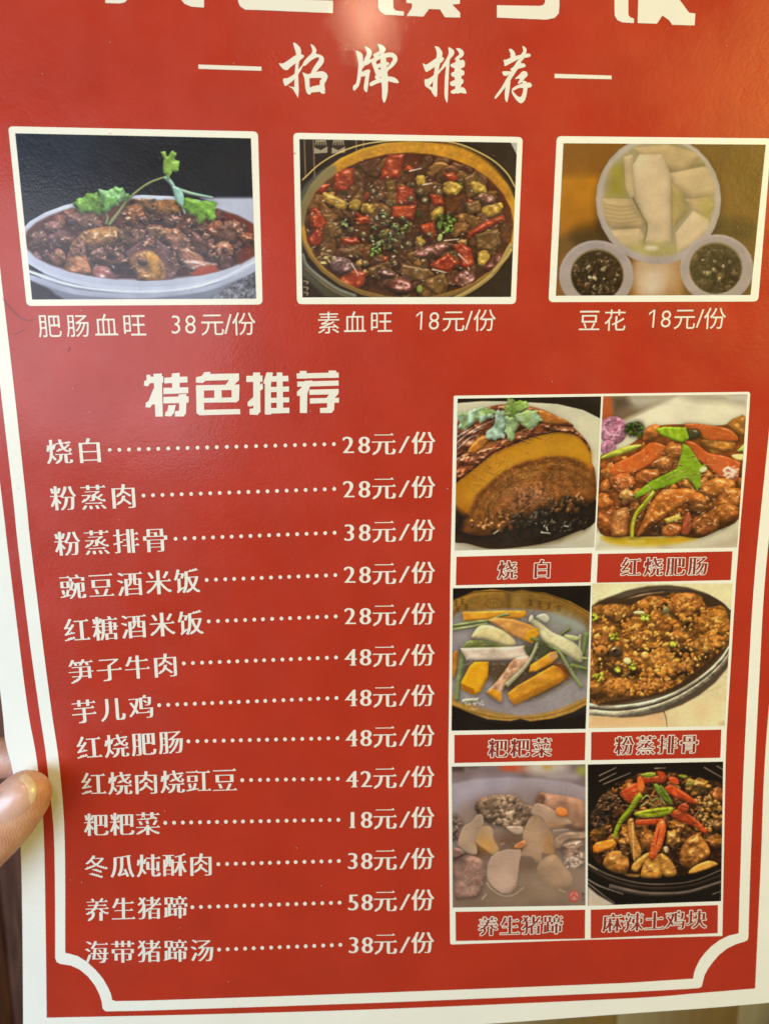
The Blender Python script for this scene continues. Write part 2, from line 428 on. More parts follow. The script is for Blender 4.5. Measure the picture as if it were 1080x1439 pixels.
# cropped title along the top edge
def zpoly(pl, ox, oy, s): return [(ox + x / s, oy + y / s) for x, y in pl]
T1 = [[(55,-130),(57,14),(118,16),(140,12),(152,0),(160,-130)], [(340,-130),(385,0),(400,18),(430,30),(484,34),(484,-60),(420,-130)],
      [(630,-130),(632,10),(640,28),(662,43),(720,44.5),(1042,58),(1042,4),(790,-4),(690,-8),(690,-130)]]
T2 = [[(104,-90),(106,22),(112,34),(126,44),(181,46),(181,34),(158,32),(150,24),(150,-90)],
      [(188,-90),(188,9),(205,11),(204,24),(190,45),(190,47),(238,49),(254,27),(286,28),(300,51),(345,52),(345,38),(322,14),(344,12),(344,-90)],
      [(452,16),(452,52),(596,58),(620,53),(632,40),(634,20),(634,-90),(592,-90),(592,8),(586,16),(576,18)],
      [(792,-90),(795,46),(803,60),(818,66),(851,68),(851,55),(840,51),(835,44),(834,-90)],
      [(866,-90),(862,56),(862,68),(918,70),(934,46),(954,60),(962,73),(1028,75),(1030,40),(1012,38),(984,0),(984,-90)]]
for group, (ox, oy, sc) in ((T1[:2], (130, 0, 3.086)), (T1[2:], (130, 0, 3.086)), (T2[:2], (480, 0, 2.077)), (T2[2:3], (480, 0, 2.077)), (T2[3:], (480, 0, 2.077))):
    poly_print('title_character', [zpoly(p, ox, oy, sc) for p in group], M_ink_white, menu, 3, 12)
poly_print('heading_dash', [[(279,91),(367.5,94),(367.5,99.8),(279,97)]], M_ink_white, menu, 3)
poly_print('heading_dash', [[(778.5,104),(858.5,106.5),(858.5,111.6),(778.5,110)]], M_ink_white, menu, 3)

Z3 = [  # brush strokes, in enlarged positions
 [[(182,30),(205,38),(240,75),(244,130),(226,200),(222,300),(226,400),(220,468),(206,445),(182,404),(190,385),(192,300),(200,200),(205,120),(190,70)],
  [(143,376),(165,382),(192,388),(205,430),(180,402)],
  [(68,195),(100,196),(150,165),(200,132),(255,125),(264,148),(200,195),(160,225),(132,250),(95,235)],
  [(102,318),(140,312),(190,280),(228,238),(264,200),(236,262),(190,322),(150,357),(118,376),(105,352)],
  [(320,42),(350,58),(368,92),(362,116),(400,128),(426,152),(420,195),(385,238),(350,278),(322,276),(350,218),(384,168),(380,146),(330,168),(272,217),(258,197),(290,152),(330,112),(332,80)],
  [(256,270),(278,276),(308,296),(314,400),(322,440),(298,440),(280,400),(272,320)],
  [(280,290),(350,268),(410,258),(446,276),(456,306),(432,352),(402,348),(408,314),(340,312),(304,312)],
  [(398,326),(432,336),(428,395),(436,434),(402,432),(394,385)],
  [(300,404),(340,378),(420,368),(434,395),(425,418),(330,428),(306,442)]],
 [[(680,95),(706,100),(736,130),(735,200),(725,290),(705,372),(670,412),(658,400),(662,370),(682,355),(695,280),(700,190),(686,120)],
  [(753,60),(786,75),(808,105),(805,132),(785,168),(758,178),(748,160),(768,122),(765,90)],
  [(728,190),(770,160),(802,170),(790,197),(748,216),(735,238)],
  [(765,262),(792,258),(786,310),(778,380),(768,426),(744,400),(750,340)],
  [(722,270),(770,246),(794,250),(786,278),(730,302)],
  [(855,42),(890,50),(918,80),(905,110),(870,127),(832,150),(820,122),(862,100),(868,78)],
  [(800,165),(832,148),(900,120),(960,108),(1000,128),(1013,165),(990,207),(950,243),(900,262),(895,237),(938,220),(968,180),(974,152),(940,147),(870,162),(842,182),(820,192)],
  [(798,163),(830,172),(852,210),(866,272),(840,276),(824,240)],
  [(838,210),(900,188),(945,188),(932,214),(850,232)],
  [(880,125),(916,128),(926,262),(884,262)], [(838,254),(925,236),(932,266),(850,288)],
  [(870,262),(892,280),(872,312),(848,324),(832,302)],
  [(793,350),(860,318),(930,300),(992,310),(1024,346),(1000,353),(930,338),(860,353),(800,378)],
  [(884,250),(930,255),(936,400),(926,470),(908,510),(892,480),(889,400)]]]
Z4 = [
 [[(230,60),(260,65),(290,105),(286,150),(264,230),(251,330),(250,420),(245,460),(226,455),(200,412),(212,390),(220,300),(235,200),(246,120),(240,85)],
  [(150,372),(190,378),(225,400),(238,456),(200,410)],
  [(134,193),(160,206),(200,182),(250,150),(302,150),(290,182),(240,216),(190,250),(160,263),(145,232)],
  [(148,325),(175,320),(220,290),(270,244),(312,190),(290,242),(236,312),(192,370),(158,382)],
  [(338,68),(365,78),(386,100),(378,132),(352,162),(346,210),(341,300),(336,420),(331,507),(317,490),(307,440),(311,300),(318,220),(290,247),(284,225),(310,180),(340,120)],
  [(398,76),(435,78),(461,105),(456,136),(425,157),(388,167),(400,146),(424,125),(416,100)],
  [(356,205),(400,185),(450,167),(469,185),(462,226),(400,234),(365,226)], [(360,275),(400,256),(455,250),(466,274),(455,292),(400,302),(370,302)],
  [(353,345),(400,326),(450,320),(459,345),(440,366),(390,377),(360,373)], [(356,420),(400,395),(460,388),(483,430),(470,436),(420,429),(375,439)],
  [(390,190),(438,180),(437,410),(395,412)]],
 [[(820,83),(845,82),(870,112),(874,160),(855,174),(834,150),(832,115)], [(928,56),(960,78),(956,120),(932,168),(908,180),(914,130),(936,95)],
  [(778,168),(800,165),(860,140),(930,124),(985,118),(988,142),(900,162),(840,192),(790,217),(784,195)],
  [(832,242),(890,204),(940,196),(952,222),(880,242),(850,254)],
  [(904,163),(918,195),(872,270),(832,330),(780,402),(718,476),(710,460),(760,390),(800,320),(848,240),(878,190)],
  [(768,262),(800,258),(834,262),(810,292),(780,292)], [(806,322),(832,322),(827,400),(815,470),(806,506),(790,480),(789,420)],
  [(868,320),(900,290),(928,260),(960,262),(970,290),(942,322),(918,352),(890,356),(908,318)],
  [(843,402),(880,374),(940,354),(990,350),(1002,380),(960,393),(900,392),(860,412)],
  [(928,338),(962,343),(968,400),(952,480),(920,514),(888,496),(850,445),(843,408),(882,450),(913,464),(930,430),(936,380)]]]
for Zs, ox in ((Z3, 380), (Z4, 570)):
    for ch in Zs:
        poly_print('heading_character', [catmull(zpoly(p, ox, 55, 5.684), 3) for p in ch], M_ink_white, menu, 3, 40)

SUB = [
 [[(78,57),(122,55),(127,280),(88,281)], [(42,62),(62,62),(64,72),(130,70),(130,103),(60,106),(50,122),(28,120),(30,95),(42,90)],
  [(62,175),(78,135),(85,135),(88,215),(72,218),(60,234),(36,232),(38,208),(52,200)],
  [(135,78),(172,75),(175,55),(215,52),(215,72),(256,72),(256,102),(215,104),(215,128),(260,127),(260,158),(130,163),(130,130),(176,130),(175,105),(135,108)],
  [(130,178),(208,176),(210,165),(250,162),(250,175),(262,175),(262,207),(250,208),(248,265),(235,280),(190,280),(190,253),(212,250),(212,210),(130,212)],
  [(155,222),(195,220),(185,262),(170,280),(138,278),(140,258),(152,250)]],
 [[(300,75),(330,68),(345,48),(375,47),(375,58),(525,55),(525,90),(500,115),(455,115),(472,90),(350,93),(335,105),(300,103)],
  [(300,117),(341,116),(343,274),(318,274),(303,262)], [(300,117),(527,113),(527,141),(300,145)], [(396,140),(434,140),(434,184),(396,184)],
  [(486,138),(527,138),(525,195),(512,206),(486,206)], [(338,184),(500,180),(500,206),(338,208)], [(318,246),(530,241),(532,268),(318,274)]],
 [[(598,50),(635,50),(637,255),(622,272),(580,270),(580,240),(600,238)], [(563,68),(648,66),(648,98),(563,100)],
  [(570,205),(600,178),(600,140),(648,105),(650,135),(620,160),(612,215),(588,228),(570,226)],
  [(652,105),(668,50),(702,50),(692,110),(692,270),(660,270),(660,110)], [(690,70),(782,67),(784,96),(690,99)], [(690,126),(786,123),(786,150),(690,153)],
  [(690,183),(787,180),(787,206),(690,209)], [(690,236),(788,234),(788,262),(690,265)], [(722,50),(752,50),(756,240),(722,240)]],
 [[(825,55),(1045,50),(1046,77),(827,82)], [(842,42),(878,42),(878,82),(842,82)], [(992,40),(1032,40),(1032,78),(992,79)],
  [(829,98),(1045,92),(1045,119),(829,125)], [(868,94),(908,92),(882,160),(880,262),(843,262),(843,172),(828,172),(828,150),(850,130)],
  [(892,140),(1045,136),(1045,160),(1022,186),(978,188),(995,165),(892,167)], [(895,185),(1047,182),(1047,208),(895,213)], [(985,183),(1024,182),(1022,245),(1008,262),(948,262),(948,236),(985,234)]]]
for ch in SUB:
    poly_print('subheading_character', [zpoly(p, 195, 510, 3.724) for p in ch], M_ink_white, menu, 3, 40)
poly_print('ink_speck', [[(98.5, 487), (99.2, 487.4), (97.0, 494.5), (96.2, 494)]], print_mat('dark_speck', (70, 25, 20)), menu, 3)

poly_print('crease_mark', [[(3, 418), (10, 426), (19, 436), (29, 446), (40, 450), (52, 448), (40, 451.2), (28.5, 447.6), (18, 437.4), (9, 427.2)], [(20, 470), (34, 463), (35, 463.8), (21, 471)]], print_mat('film_crease', (140, 60, 52)), menu, 3)
rs = random.Random(5); dots = []
for k in range(46):
    x, y = rs.choice([(rs.uniform(5, 200), rs.uniform(60, 760)), (rs.uniform(100, 1040), rs.uniform(20, 1400)), (rs.uniform(95, 330), rs.uniform(1150, 1400))]); r = rs.uniform(.45, 1.1)
    dots.append([(x + r * rs.uniform(.7, 1.3) * math.cos(a * math.tau / 6), y + r * rs.uniform(.7, 1.3) * math.sin(a * math.tau / 6)) for a in range(6)])
tag(poly_print('dust_specks', dots, print_mat('pale_dust', (214, 150, 136)), menu, 6), None, kind='stuff')
# ------------------------------------------------------------------ picture frames
def rounded(q, r):
    out = []
    q = [np.array(p, float) for p in q]
    for i in range(4):
        a, b, c = q[i-1], q[i], q[(i+1) % 4]
        u = (a-b)/np.linalg.norm(a-b); v = (c-b)/np.linalg.norm(c-b)
        for k in range(6):
            t = k / 5
            p = (1-t)**2*(b+u*r) + 2*t*(1-t)*b + t*t*(b+v*r); out.append(tuple(p))
    return out
frames = []
for q in ([(12,177.6),(362.5,185),(369,428),(38,430)], [(412,186.7),(734,192.7),(724.3,427.3),(417.3,427.5)], [(781.6,191.4),(1083,194.6),(1064.3,423.7),(770,424.6)]):
    frames.append(poly_print('photo_frame', [rounded(q, 7)], M_white, menu, 2))
grid = poly_print('picture_grid', [[(639,556),(1051,550.6),(1053,553),(1048,640),(1039,740),(1033,817),(1026,930),(1020,1029),(1018.5,1068),(1014,1315),(820,1320.5),(634,1327),(632,1325),(629.5,1065),(631,950),(632,824),(635,680),(637,557)]], M_white, menu, 2)
plates = [([(641,782.3),(831,777.3),(829,818),(640,822.3)], '烧白', 712,800.7,761,799.3),
 ([(839.4,778.3),(1028,774.6),(1025.4,815),(837.7,818.8)], '红烧肥肠', 885.5,796.8,979.5,794.8),
 ([(638,1032.6),(822,1029),(821,1068),(638,1072)], '粑粑菜', 698.8,1051.3,760.6,1050),
 ([(830,1028.5),(1012.5,1025),(1011,1064.6),(829.6,1068)], '粉蒸排骨', 876.3,1047.5,967,1045),
 ([(639.6,1281),(821.4,1278),(821,1318.7),(640,1322)], '养生猪蹄', 685.4,1301,776,1298.8),
 ([(829.3,1278),(1007.7,1271.4),(1007.3,1311),(829.3,1318.4)], '麻辣土鸡块', 859.3,1296.3,977.8,1291)]
for q, s, x0, y0, x1, y1 in plates:
    poly_print('caption_plate', [q], M_plate, grid, 3)
    ch = row(s, x0, y0, x1, y1, 28.2)
    lettering('caption_outline', ch, M_ink_white, grid, 'wide', 4, 'white outlined caption reading ' + s)
    lettering('caption_filling', ch, M_hollow, grid, 'thin', 5)
# ------------------------------------------------------------------ a small painter for the printed food photographs
RNG = np.random.default_rng(11)
def vnoise(h, w, cell, rng):
    gh, gw = int(h / cell) + 3, int(w / cell) + 3
    g = rng.random((gh, gw)); y = np.arange(h) / cell; x = np.arange(w) / cell
    yi = y.astype(int); xi = x.astype(int); fy = y - yi; fx = x - xi
    fy = fy * fy * (3 - 2 * fy); fx = fx * fx * (3 - 2 * fx)
    a = g[np.ix_(yi, xi)]; b = g[np.ix_(yi, xi + 1)]; c = g[np.ix_(yi + 1, xi)]; d = g[np.ix_(yi + 1, xi + 1)]
    return (a * (1-fx) + b * fx) * (1 - fy[:, None]) + (c * (1-fx) + d * fx) * fy[:, None] - 0.5
def box3(a):
    q = np.pad(a, 1, 'edge'); return (q[1:-1, 1:-1]*2 + q[:-2, 1:-1] + q[2:, 1:-1] + q[1:-1, :-2] + q[1:-1, 2:]) / 6
class Pic:
    """canvas covering quad (TL, TR, BR, BL); all coordinates are given in an enlarged view (ox, oy, s)"""
    def __init__(p, quad, ox, oy, s, res=1.5, light=(-0.35, -0.6, 0.72), seed=1):
        p.q = np.array(quad, float); p.o = np.array([ox, oy]); p.s = s; p.res = res
        p.k = res / s; lo = p.q.min(0) - 3; hi = p.q.max(0) + 3
        p.org = lo; w, h = ((hi - lo) * res).astype(int) + 1; p.w, p.h = int(w), int(h)
        p.c = np.zeros((h, w, 3)); p.rng = np.random.default_rng(seed)
        l = np.array(light, float); p.l = l / np.linalg.norm(l); hv = p.l + [0, 0, 1]; p.hv = hv / np.linalg.norm(hv)
        p.n1 = vnoise(h, w, 2.2, p.rng); p.n2 = vnoise(h, w, 5, p.rng); p.n3 = vnoise(h, w, 12, p.rng); p.n4 = vnoise(h, w, 30, p.rng)
        p.mask = np.ones((h, w))
    def xy(p, P):
        P = np.array(P, float); return (p.o + P / p.s - p.org) * p.res
    def sd(p, P, pad):
        """signed distance (inside positive) of outline P on its own window"""
        x0, y0 = np.floor(P.min(0) - pad).astype(int); x1, y1 = np.ceil(P.max(0) + pad).astype(int)
        x0 = max(0, x0); y0 = max(0, y0); x1 = min(p.w, x1); y1 = min(p.h, y1)
        if x1 - x0 < 1 or y1 - y0 < 1: return None
        yy, xx = np.mgrid[y0:y1, x0:x1]; xx = xx + 0.5; yy = yy + 0.5
        d2 = np.full(xx.shape, 1e9); ins = np.zeros(xx.shape, bool); n = len(P)
        for i in range(n):
            a = P[i]; b = P[(i+1) % n]; e = b - a; L = e @ e + 1e-9
            t = np.clip(((xx-a[0])*e[0] + (yy-a[1])*e[1]) / L, 0, 1)
            d2 = np.minimum(d2, (xx-a[0]-t*e[0])**2 + (yy-a[1]-t*e[1])**2)
            c = (a[1] > yy) != (b[1] > yy)
            if c.any(): ins ^= c & (xx < (b[0]-a[0]) * (yy-a[1]) / (b[1]-a[1] + 1e-12) + a[0])
        d = np.sqrt(d2); return np.where(ins, d, -d), (slice(y0, y1), slice(x0, x1)), xx, yy
    def pts(p, sh, smooth=True):
        if isinstance(sh, tuple):      # ellipse: cx, cy, rx, ry, degrees
            cx, cy, rx, ry, a = sh if len(sh) == 5 else sh + (0,)
            t = np.linspace(0, math.tau, 28, endpoint=False); ca, sa = math.cos(R(a)), math.sin(R(a))
            x = rx * np.cos(t); y = ry * np.sin(t); P = np.stack([cx + x*ca - y*sa, cy + x*sa + y*ca], -1)
        else: P = np.array(catmull(sh, 4) if smooth else sh, float)
        return p.xy(P)
    def fill(p, sh, col, col2=None, soft=0.7, smooth=False, alpha=1.0, axis=1, noise=0, clip=True):
        r = p.sd(p.pts(sh, smooth), soft + 2)
        if r is None: return
        d, sl, xx, yy = r; m = np.clip(0.5 + d / soft / 2, 0, 1)[..., None] * alpha
        if clip: m = m * p.mask[sl][..., None]
        col = np.array(col, float)
        if col2 is not None:
            v = yy if axis == 1 else xx; t = ((v - v.min()) / (np.ptp(v) + 1e-6))[..., None]
            col = col * (1 - t) + np.array(col2, float) * t
        if noise: col = col * (1 + noise * (p.n2[sl] + p.n3[sl] + p.n1[sl])[..., None])
        p.c[sl] = p.c[sl] * (1 - m) + col * m
    def setmask(p, sh=None, soft=1.0, smooth=False):
        p.mask = np.ones((p.h, p.w))
        if sh is not None:
            P = p.pts(sh, smooth); m = np.zeros((p.h, p.w)); r = p.sd(P, 3)
            d, sl, _, _ = r; m[sl] = np.clip(0.5 + d / soft / 2, 0, 1); p.mask = m
    def blob(p, sh, col, bev=30, gloss=0.3, tex=0.6, shadow=0.5, amb=0.5, power=18, col2=None, wob=0.0, smooth=True, edge=0.0, lobes=0, spec=(255, 246, 232)):
        P = p.pts(sh, smooth); bev = bev * p.k; S_ = max(2.0, 2.2 * p.res)
        if wob:
            cen = P.mean(0); P = cen + (P - cen) * (1 + wob * p.rng.normal(size=(len(P), 1)))
        if lobes:
            Pn = np.array(catmull([tuple(v) for v in P], 4)); cen = Pn.mean(0); u = np.linspace(0, math.tau * lobes, len(Pn))
            P = cen + (Pn - cen) * (1 + .07 * np.sin(u) + .035 * np.sin(2.3 * u + 1) + .02 * p.rng.normal(size=len(Pn)))[:, None]
        r = p.sd(P, S_ * 3)
        if r is None: return
        d, sl, xx, yy = r; mk = p.mask[sl]
        if shadow:      # contact shadow, falling away from the light
            dxs, dys = int(round(-p.l[0] * 2.2)), int(round(-p.l[1] * 2.2))
            ds = np.roll(d, (dys, dxs), (0, 1))
            sh_ = np.exp(-np.clip(-ds, 0, None) / S_) * shadow * 0.52 * (d < 0.8)
            p.c[sl] *= (1 - sh_ * mk)[..., None]
        t = np.clip(d / bev, 0, 1); hgt = bev * (1 - (1 - t) ** 2) ** 0.8 * 0.62
        for _ in range(3): hgt = box3(hgt)
        dy, dx = p.rng.integers(0, 9, 2)
        R1 = np.roll(p.n1, (dy, dx), (0, 1))[sl]; R2 = np.roll(p.n2, (dx, dy), (0, 1))[sl]; R3 = np.roll(p.n3, (-dx, dy), (0, 1))[sl]
        hgt = hgt + tex * (R1 * 0.06 + R2 * 0.62 + R3 * 2.4)
        if min(hgt.shape) < 3: return
        gy, gx = np.gradient(hgt); nz = 1 / np.sqrt(gx*gx + gy*gy + 1)
        nd = (-gx*p.l[0] - gy*p.l[1] + p.l[2]) * nz; nh = (-gx*p.hv[0] - gy*p.hv[1] + p.hv[2]) * nz
        lum = amb + (1.12 - amb) * np.clip(nd, 0, 1.2) / max(p.l[2], .3)
        lum = lum * (1 + min(tex, 1.2) * (0.03 * R1 + 0.09 * R2 + 0.22 * R3 + 0.22 * p.n4[sl]))
        rg = 1 - 2.2 * np.abs(R2 + 0.35 * R1); rg = np.clip(rg, 0, 1) ** 2.2; rv = np.clip(1 - 2.4 * np.abs(R3 + 0.25 * R2), 0, 1) ** 2
        kk = max(0.0, min(tex, 2.6) - .9) * 0.16; lum = lum * (1 - kk * 0.9 * rv + kk * 1.5 * rg * np.clip(nd, 0, 1) - kk * .25)
        c = np.array(col, float)
        if col2 is not None:
            w = np.clip(0.5 + 1.6 * (p.n3[sl] + 0.6 * p.n2[sl]), 0, 1)[..., None]; c = c * (1 - w) + np.array(col2, float) * w
        if edge: c = c * (1 - edge * np.exp(-np.clip(d, 0, None) / (bev * .35 + .5)))[..., None]
        nh = np.clip(nh, 0, 1)
        c = c * lum[..., None] + gloss * (nh ** (power * 1.8))[..., None] * np.array(spec, float) * np.clip(0.7 + 2.2 * R3 + 1.2 * R2, 0, 1.4)[..., None]
        m = (np.clip(0.5 + d / 1.9, 0, 1) * mk)[..., None]
        p.c[sl] = p.c[sl] * (1 - m) + c * m
    def line(p, P, w, col, w2=None, gloss=0.0, shadow=0.25, bev=None, **k):
        C = np.array(catmull_open(P, 5)); T = np.gradient(C, axis=0); T /= np.linalg.norm(T, axis=1)[:, None] + 1e-9
        Nn = np.stack([-T[:, 1], T[:, 0]], -1); W_ = np.linspace(w, w if w2 is None else w2, len(C))[:, None] / 2
        poly = [tuple(v) for v in np.concatenate([C + Nn * W_, (C - Nn * W_)[::-1]])]
        p.blob(poly, col, bev or w / 2, gloss, k.pop('tex', 0.1), shadow, smooth=False, **k)
    def scatter(p, n, area_, size, pal, gloss=0.3, tex=0.8, bevk=0.8, shadow=0.5, asp=(0.5, 1.0), power=18, amb=0.5, lob=0.16, **k):
        """n irregular lumps inside the ellipse area_, far ones first"""
        cx, cy, rx, ry = area_[:4]; pts = []
        while len(pts) < n:
            u, v = p.rng.uniform(-1, 1, 2)
            if u*u + v*v < 1: pts.append((cx + u*rx, cy + v*ry))
        pts.sort(key=lambda q: q[1])
        for x, y in pts:
            s = p.rng.uniform(*size); a = p.rng.uniform(*asp); th = p.rng.uniform(0, math.pi); m = 9; q = []
            for i in range(m):
                t = i / m * math.tau; r = s * (1 + lob * p.rng.normal())
                u, v = r * math.cos(t), r * a * math.sin(t); q.append((x + u*math.cos(th) - v*math.sin(th), y + u*math.sin(th) + v*math.cos(th)))
            c = np.array(pal[p.rng.integers(len(pal))], float) * p.rng.uniform(0.85, 1.12)
            p.blob(q, c, s * bevk * a, gloss, tex, shadow, amb, power, **k)
    def sparks(p, n, area_, size, col=(255, 245, 228), alpha=0.9):
        cx, cy, rx, ry = area_[:4]
        for _ in range(n):
            u, v = p.rng.uniform(-1, 1, 2)
            if u*u + v*v > 1: continue
            s = p.rng.uniform(*size); p.fill((cx+u*rx, cy+v*ry, s, s*p.rng.uniform(.18, .5), p.rng.uniform(-60, 60)), col, soft=0.7, alpha=alpha * p.rng.uniform(.4, 1))
    def wrinkle(p, n, area_, ln=(10, 28), dark=(34, 14, 8), lite=(236, 190, 150), a1=.34, a2=.4):
        cx, cy, rx, ry = area_[:4]; z = p.s / 2.84
        for _ in range(n):
            u, v = p.rng.uniform(-1, 1, 2)
            if u*u + v*v > 1: continue
            x, y = cx + u*rx, cy + v*ry; L_ = z * p.rng.uniform(*ln); th = p.rng.uniform(0, math.pi); k = p.rng.uniform(-.5, .5)
            C = [(x + t*L_*math.cos(th) - k*L_*(t*t)*math.sin(th), y + t*L_*math.sin(th) + k*L_*(t*t)*math.cos(th)) for t in (-.5, -.25, 0, .25, .5)]
            for o_, col, al, w in ((0, dark, a1, 4.4 * z), (-4.2 * z, lite, a2, 3.2 * z)):
                p.fill([(a, b + o_ - w/2) for a, b in C] + [(a, b + o_ + w/2) for a, b in C[::-1]], col, soft=.8, alpha=al * p.rng.uniform(.3, 1))
    def shade(p, sh, f, soft=8):
        r = p.sd(p.pts(sh, False), soft * 1.5)
        if r is None: return
        d, sl, _, _ = r; m = np.clip(0.5 + d / soft / 2, 0, 1); m = m*m*(3-2*m) * p.mask[sl]
        p.c[sl] *= (1 - m + m * f)[..., None] if np.isscalar(f) else (1 - m[..., None] + m[..., None] * np.array(f))
    def leaf(p, cx, cy, s, ang, col, col2=None):
        """a lobed coriander leaf"""
        q = []
        for i in range(30):
            t = i / 30 * math.tau; r = s * (0.72 + 0.24 * math.cos(3 * t) + 0.13 * math.cos(9 * t + 1))
            q.append((cx + r*math.cos(t+ang), cy + r*0.85*math.sin(t+ang)))
        p.blob(q, col, s*0.25, 0.12, 1.1, 0.25, 0.62, 10, col2=col2, smooth=False)
        for k in range(3):
            a = ang + k * math.tau/3
            p.line([(cx, cy), (cx + s*.7*math.cos(a), cy + s*.6*math.sin(a))], 3, np.array(col)*1.25, 1.5, shadow=0)
    def build(p, name, parent, layer, label, step=1.05, gain=1.0, blur=1, warm=0.11):
        q = p.q; W_ = int(np.linalg.norm(q[1]-q[0]) / step); H_ = int(np.linalg.norm(q[3]-q[0]) / step)
        s, t = np.meshgrid(np.linspace(0, 1, W_), np.linspace(0, 1, H_))
        X = (q[0,0]*(1-s)+q[1,0]*s)*(1-t) + (q[3,0]*(1-s)+q[2,0]*s)*t
        Y = (q[0,1]*(1-s)+q[1,1]*s)*(1-t) + (q[3,1]*(1-s)+q[2,1]*s)*t
        img = p.c * (1 + 0.015 * p.n1 + 0.03 * p.n2 + 0.10 * p.n4)[..., None]
        for _ in range(blur):
            pad = np.pad(img, ((1, 1), (1, 1), (0, 0)), 'edge')
            img = (pad[1:-1, 1:-1]*4 + pad[:-2, 1:-1] + pad[2:, 1:-1] + pad[1:-1, :-2] + pad[1:-1, 2:]) / 8
        pad = np.pad(img, ((2, 2), (2, 2), (0, 0)), 'edge')
        low = sum(pad[i:i+p.h, j:j+p.w] for i in (0, 2, 4) for j in (0, 2, 4)) / 9
        img = np.clip(img + 0.45 * (img - low), 4, 250)
        u = np.clip((X - p.org[0]) * p.res - 0.5, 0, p.w - 1.01); v = np.clip((Y - p.org[1]) * p.res - 0.5, 0, p.h - 1.01)
        ui = u.astype(int); vi = v.astype(int); fu = (u-ui)[..., None]; fv = (v-vi)[..., None]
        C = (img[vi, ui]*(1-fu) + img[vi, ui+1]*fu)*(1-fv) + (img[vi+1, ui]*(1-fu) + img[vi+1, ui+1]*fu)*fv
        dr = C[..., 0] - C[..., 1]
        C[..., 1] += warm * np.clip(dr, 0, None); C[..., 0] += 0.38 * np.clip(-dr, 0, None) * (C[..., 2] < C[..., 1] * .8)
        C = ink(np.clip(C * np.array(gain), 0, 255))
        o = grid_mesh(name, X, Y, layer * LAY, M_photo, parent)
        a = o.data.color_attributes.new('ink', 'FLOAT_COLOR', 'POINT')
        a.data.foreach_set('color', np.concatenate([C, np.ones(C.shape[:2] + (1,))], -1).reshape(-1).astype(np.float32))
        o['label'] = label
        return o
# ================================================================== photo: chitterlings and blood curd in a white bowl
p = Pic([(22,187.5),(352.6,194.5),(360,419.7),(45.7,421)], 0, 160, 2.842, seed=3, light=(0.15, -0.7, 0.7))
p.fill([(40,60),(1040,60),(1040,760),(40,760)], (24,36,46), (12,16,22), axis=1)
p.fill([(450,60),(1040,60),(1040,420),(400,400)], (14,14,18), (9,9,12), soft=60)
p.fill([(820,745),(900,690),(1060,560),(1060,760)], (88,88,92), (120,118,118), noise=.6)
p.fill([(150,640),(1000,600),(960,650),(880,710),(810,760),(290,760),(220,720)], (172,172,178), (112,114,124), soft=3)
p.fill((572,517,505,192), (208,212,216)); p.fill((572,509,500,184), (222,224,226), (196,198,204))
p.fill([(800,335),(1060,335),(1060,560),(1000,460),(900,385)], (202,202,206), soft=4)
p.fill((575,504,478,158), (120,62,50), (70,34,30), soft=3)
p.fill([(860,388),(950,410),(1030,455),(1030,560),(960,600),(900,500)], (128,46,32), (110,36,26), soft=4)
p.setmask((575,502,474,164), 2)
br = [(128,78,62),(112,66,52),(140,84,60),(98,56,46),(120,70,62),(150,92,66)]
p.scatter(60, (560,500,440,140), (16,34), [(88,48,38),(70,38,32),(102,58,44)], gloss=.3, tex=1.2)
pur = (122,76,70)
for sh, c, b, g in [
 ((340,430,70,38,10), (118,78,66), 36, .3), ((215,455,38,28,10), (140,92,84), 22, .25), ((160,500,36,34,0), (128,84,74), 22, .3), ((235,505,70,34,-10), (112,72,68), 26, .3),
 ((140,575,28,22,0), (126,84,82), 16, .35), ((575,360,58,44,10), (132,92,62), 30, .35), ((535,405,44,40,0), (138,80,50), 28, .4), ((665,378,54,42,0), (142,88,50), 30, .35),
 ((690,430,40,24,10), (110,76,58), 18, .3), ((745,468,42,46,0), (134,74,60), 26, .35), ((795,450,40,30,0), (100,60,46), 20, .25), ((865,410,34,26,0), (104,60,52), 18, .3),
 ((870,470,56,44,-5), (146,74,46), 34, .5), ((925,470,48,44,0), (136,84,66), 28, .4), ((985,500,34,26,0), (128,62,42), 16, .4),
 ((625,475,44,32,20), (146,92,64), 20, .4), ((690,490,56,34,15), (150,94,66), 22, .4), ((720,520,60,34,15), (132,84,64), 22, .35)]:
    p.blob(sh, c, b, g * .8, 1.5, .6, wob=.06, lobes=4, col2=tuple(v * .72 for v in c))
p.blob([(278,540),(300,500),(350,465),(430,450),(480,460),(500,500),(470,530),(380,548),(300,552)], (140,92,54), 46, .45, 1.5, .7)
p.blob([(470,470),(520,455),(575,475),(572,510),(530,530),(490,525)], (120,82,62), 24, .35, 1.3, .5)
p.blob([(360,560),(400,535),(470,545),(500,580),(470,610),(410,600)], (124,80,68), 22, .5, 1.5, .6); p.fill((450,575,26,14,10), (52,28,24), soft=3)
p.blob([(265,640),(262,590),(285,540),(335,535),(350,585),(365,640),(310,655)], (156,96,66), 30, .45, 1.3, .6)
p.blob((232,572,30,34), (166,104,84), 24, .4, .9, .5)
p.blob([(370,640),(380,610),(430,612),(470,645),(455,672),(390,668)], (146,84,82), 20, .4, 1.5, .5)
p.fill((500,620,60,30), (38,22,22), soft=6)
p.blob([(500,555),(600,478),(705,565),(718,620),(680,672),(560,670)], (104,66,62), 8, .08, .5, .5, smooth=False, power=8)
p.blob([(515,600),(535,560),(600,545),(650,590),(665,640),(650,680),(560,672),(540,640)], (150,100,62), 18, .45, .8, .5, col2=(128,76,50))
p.blob([(555,600),(560,562),(600,552),(640,600),(640,660),(600,676),(556,664),(560,640),(590,630),(585,610)], (176,118,50), 22, .4, .8, .3, col2=(144,88,46), lobes=5)
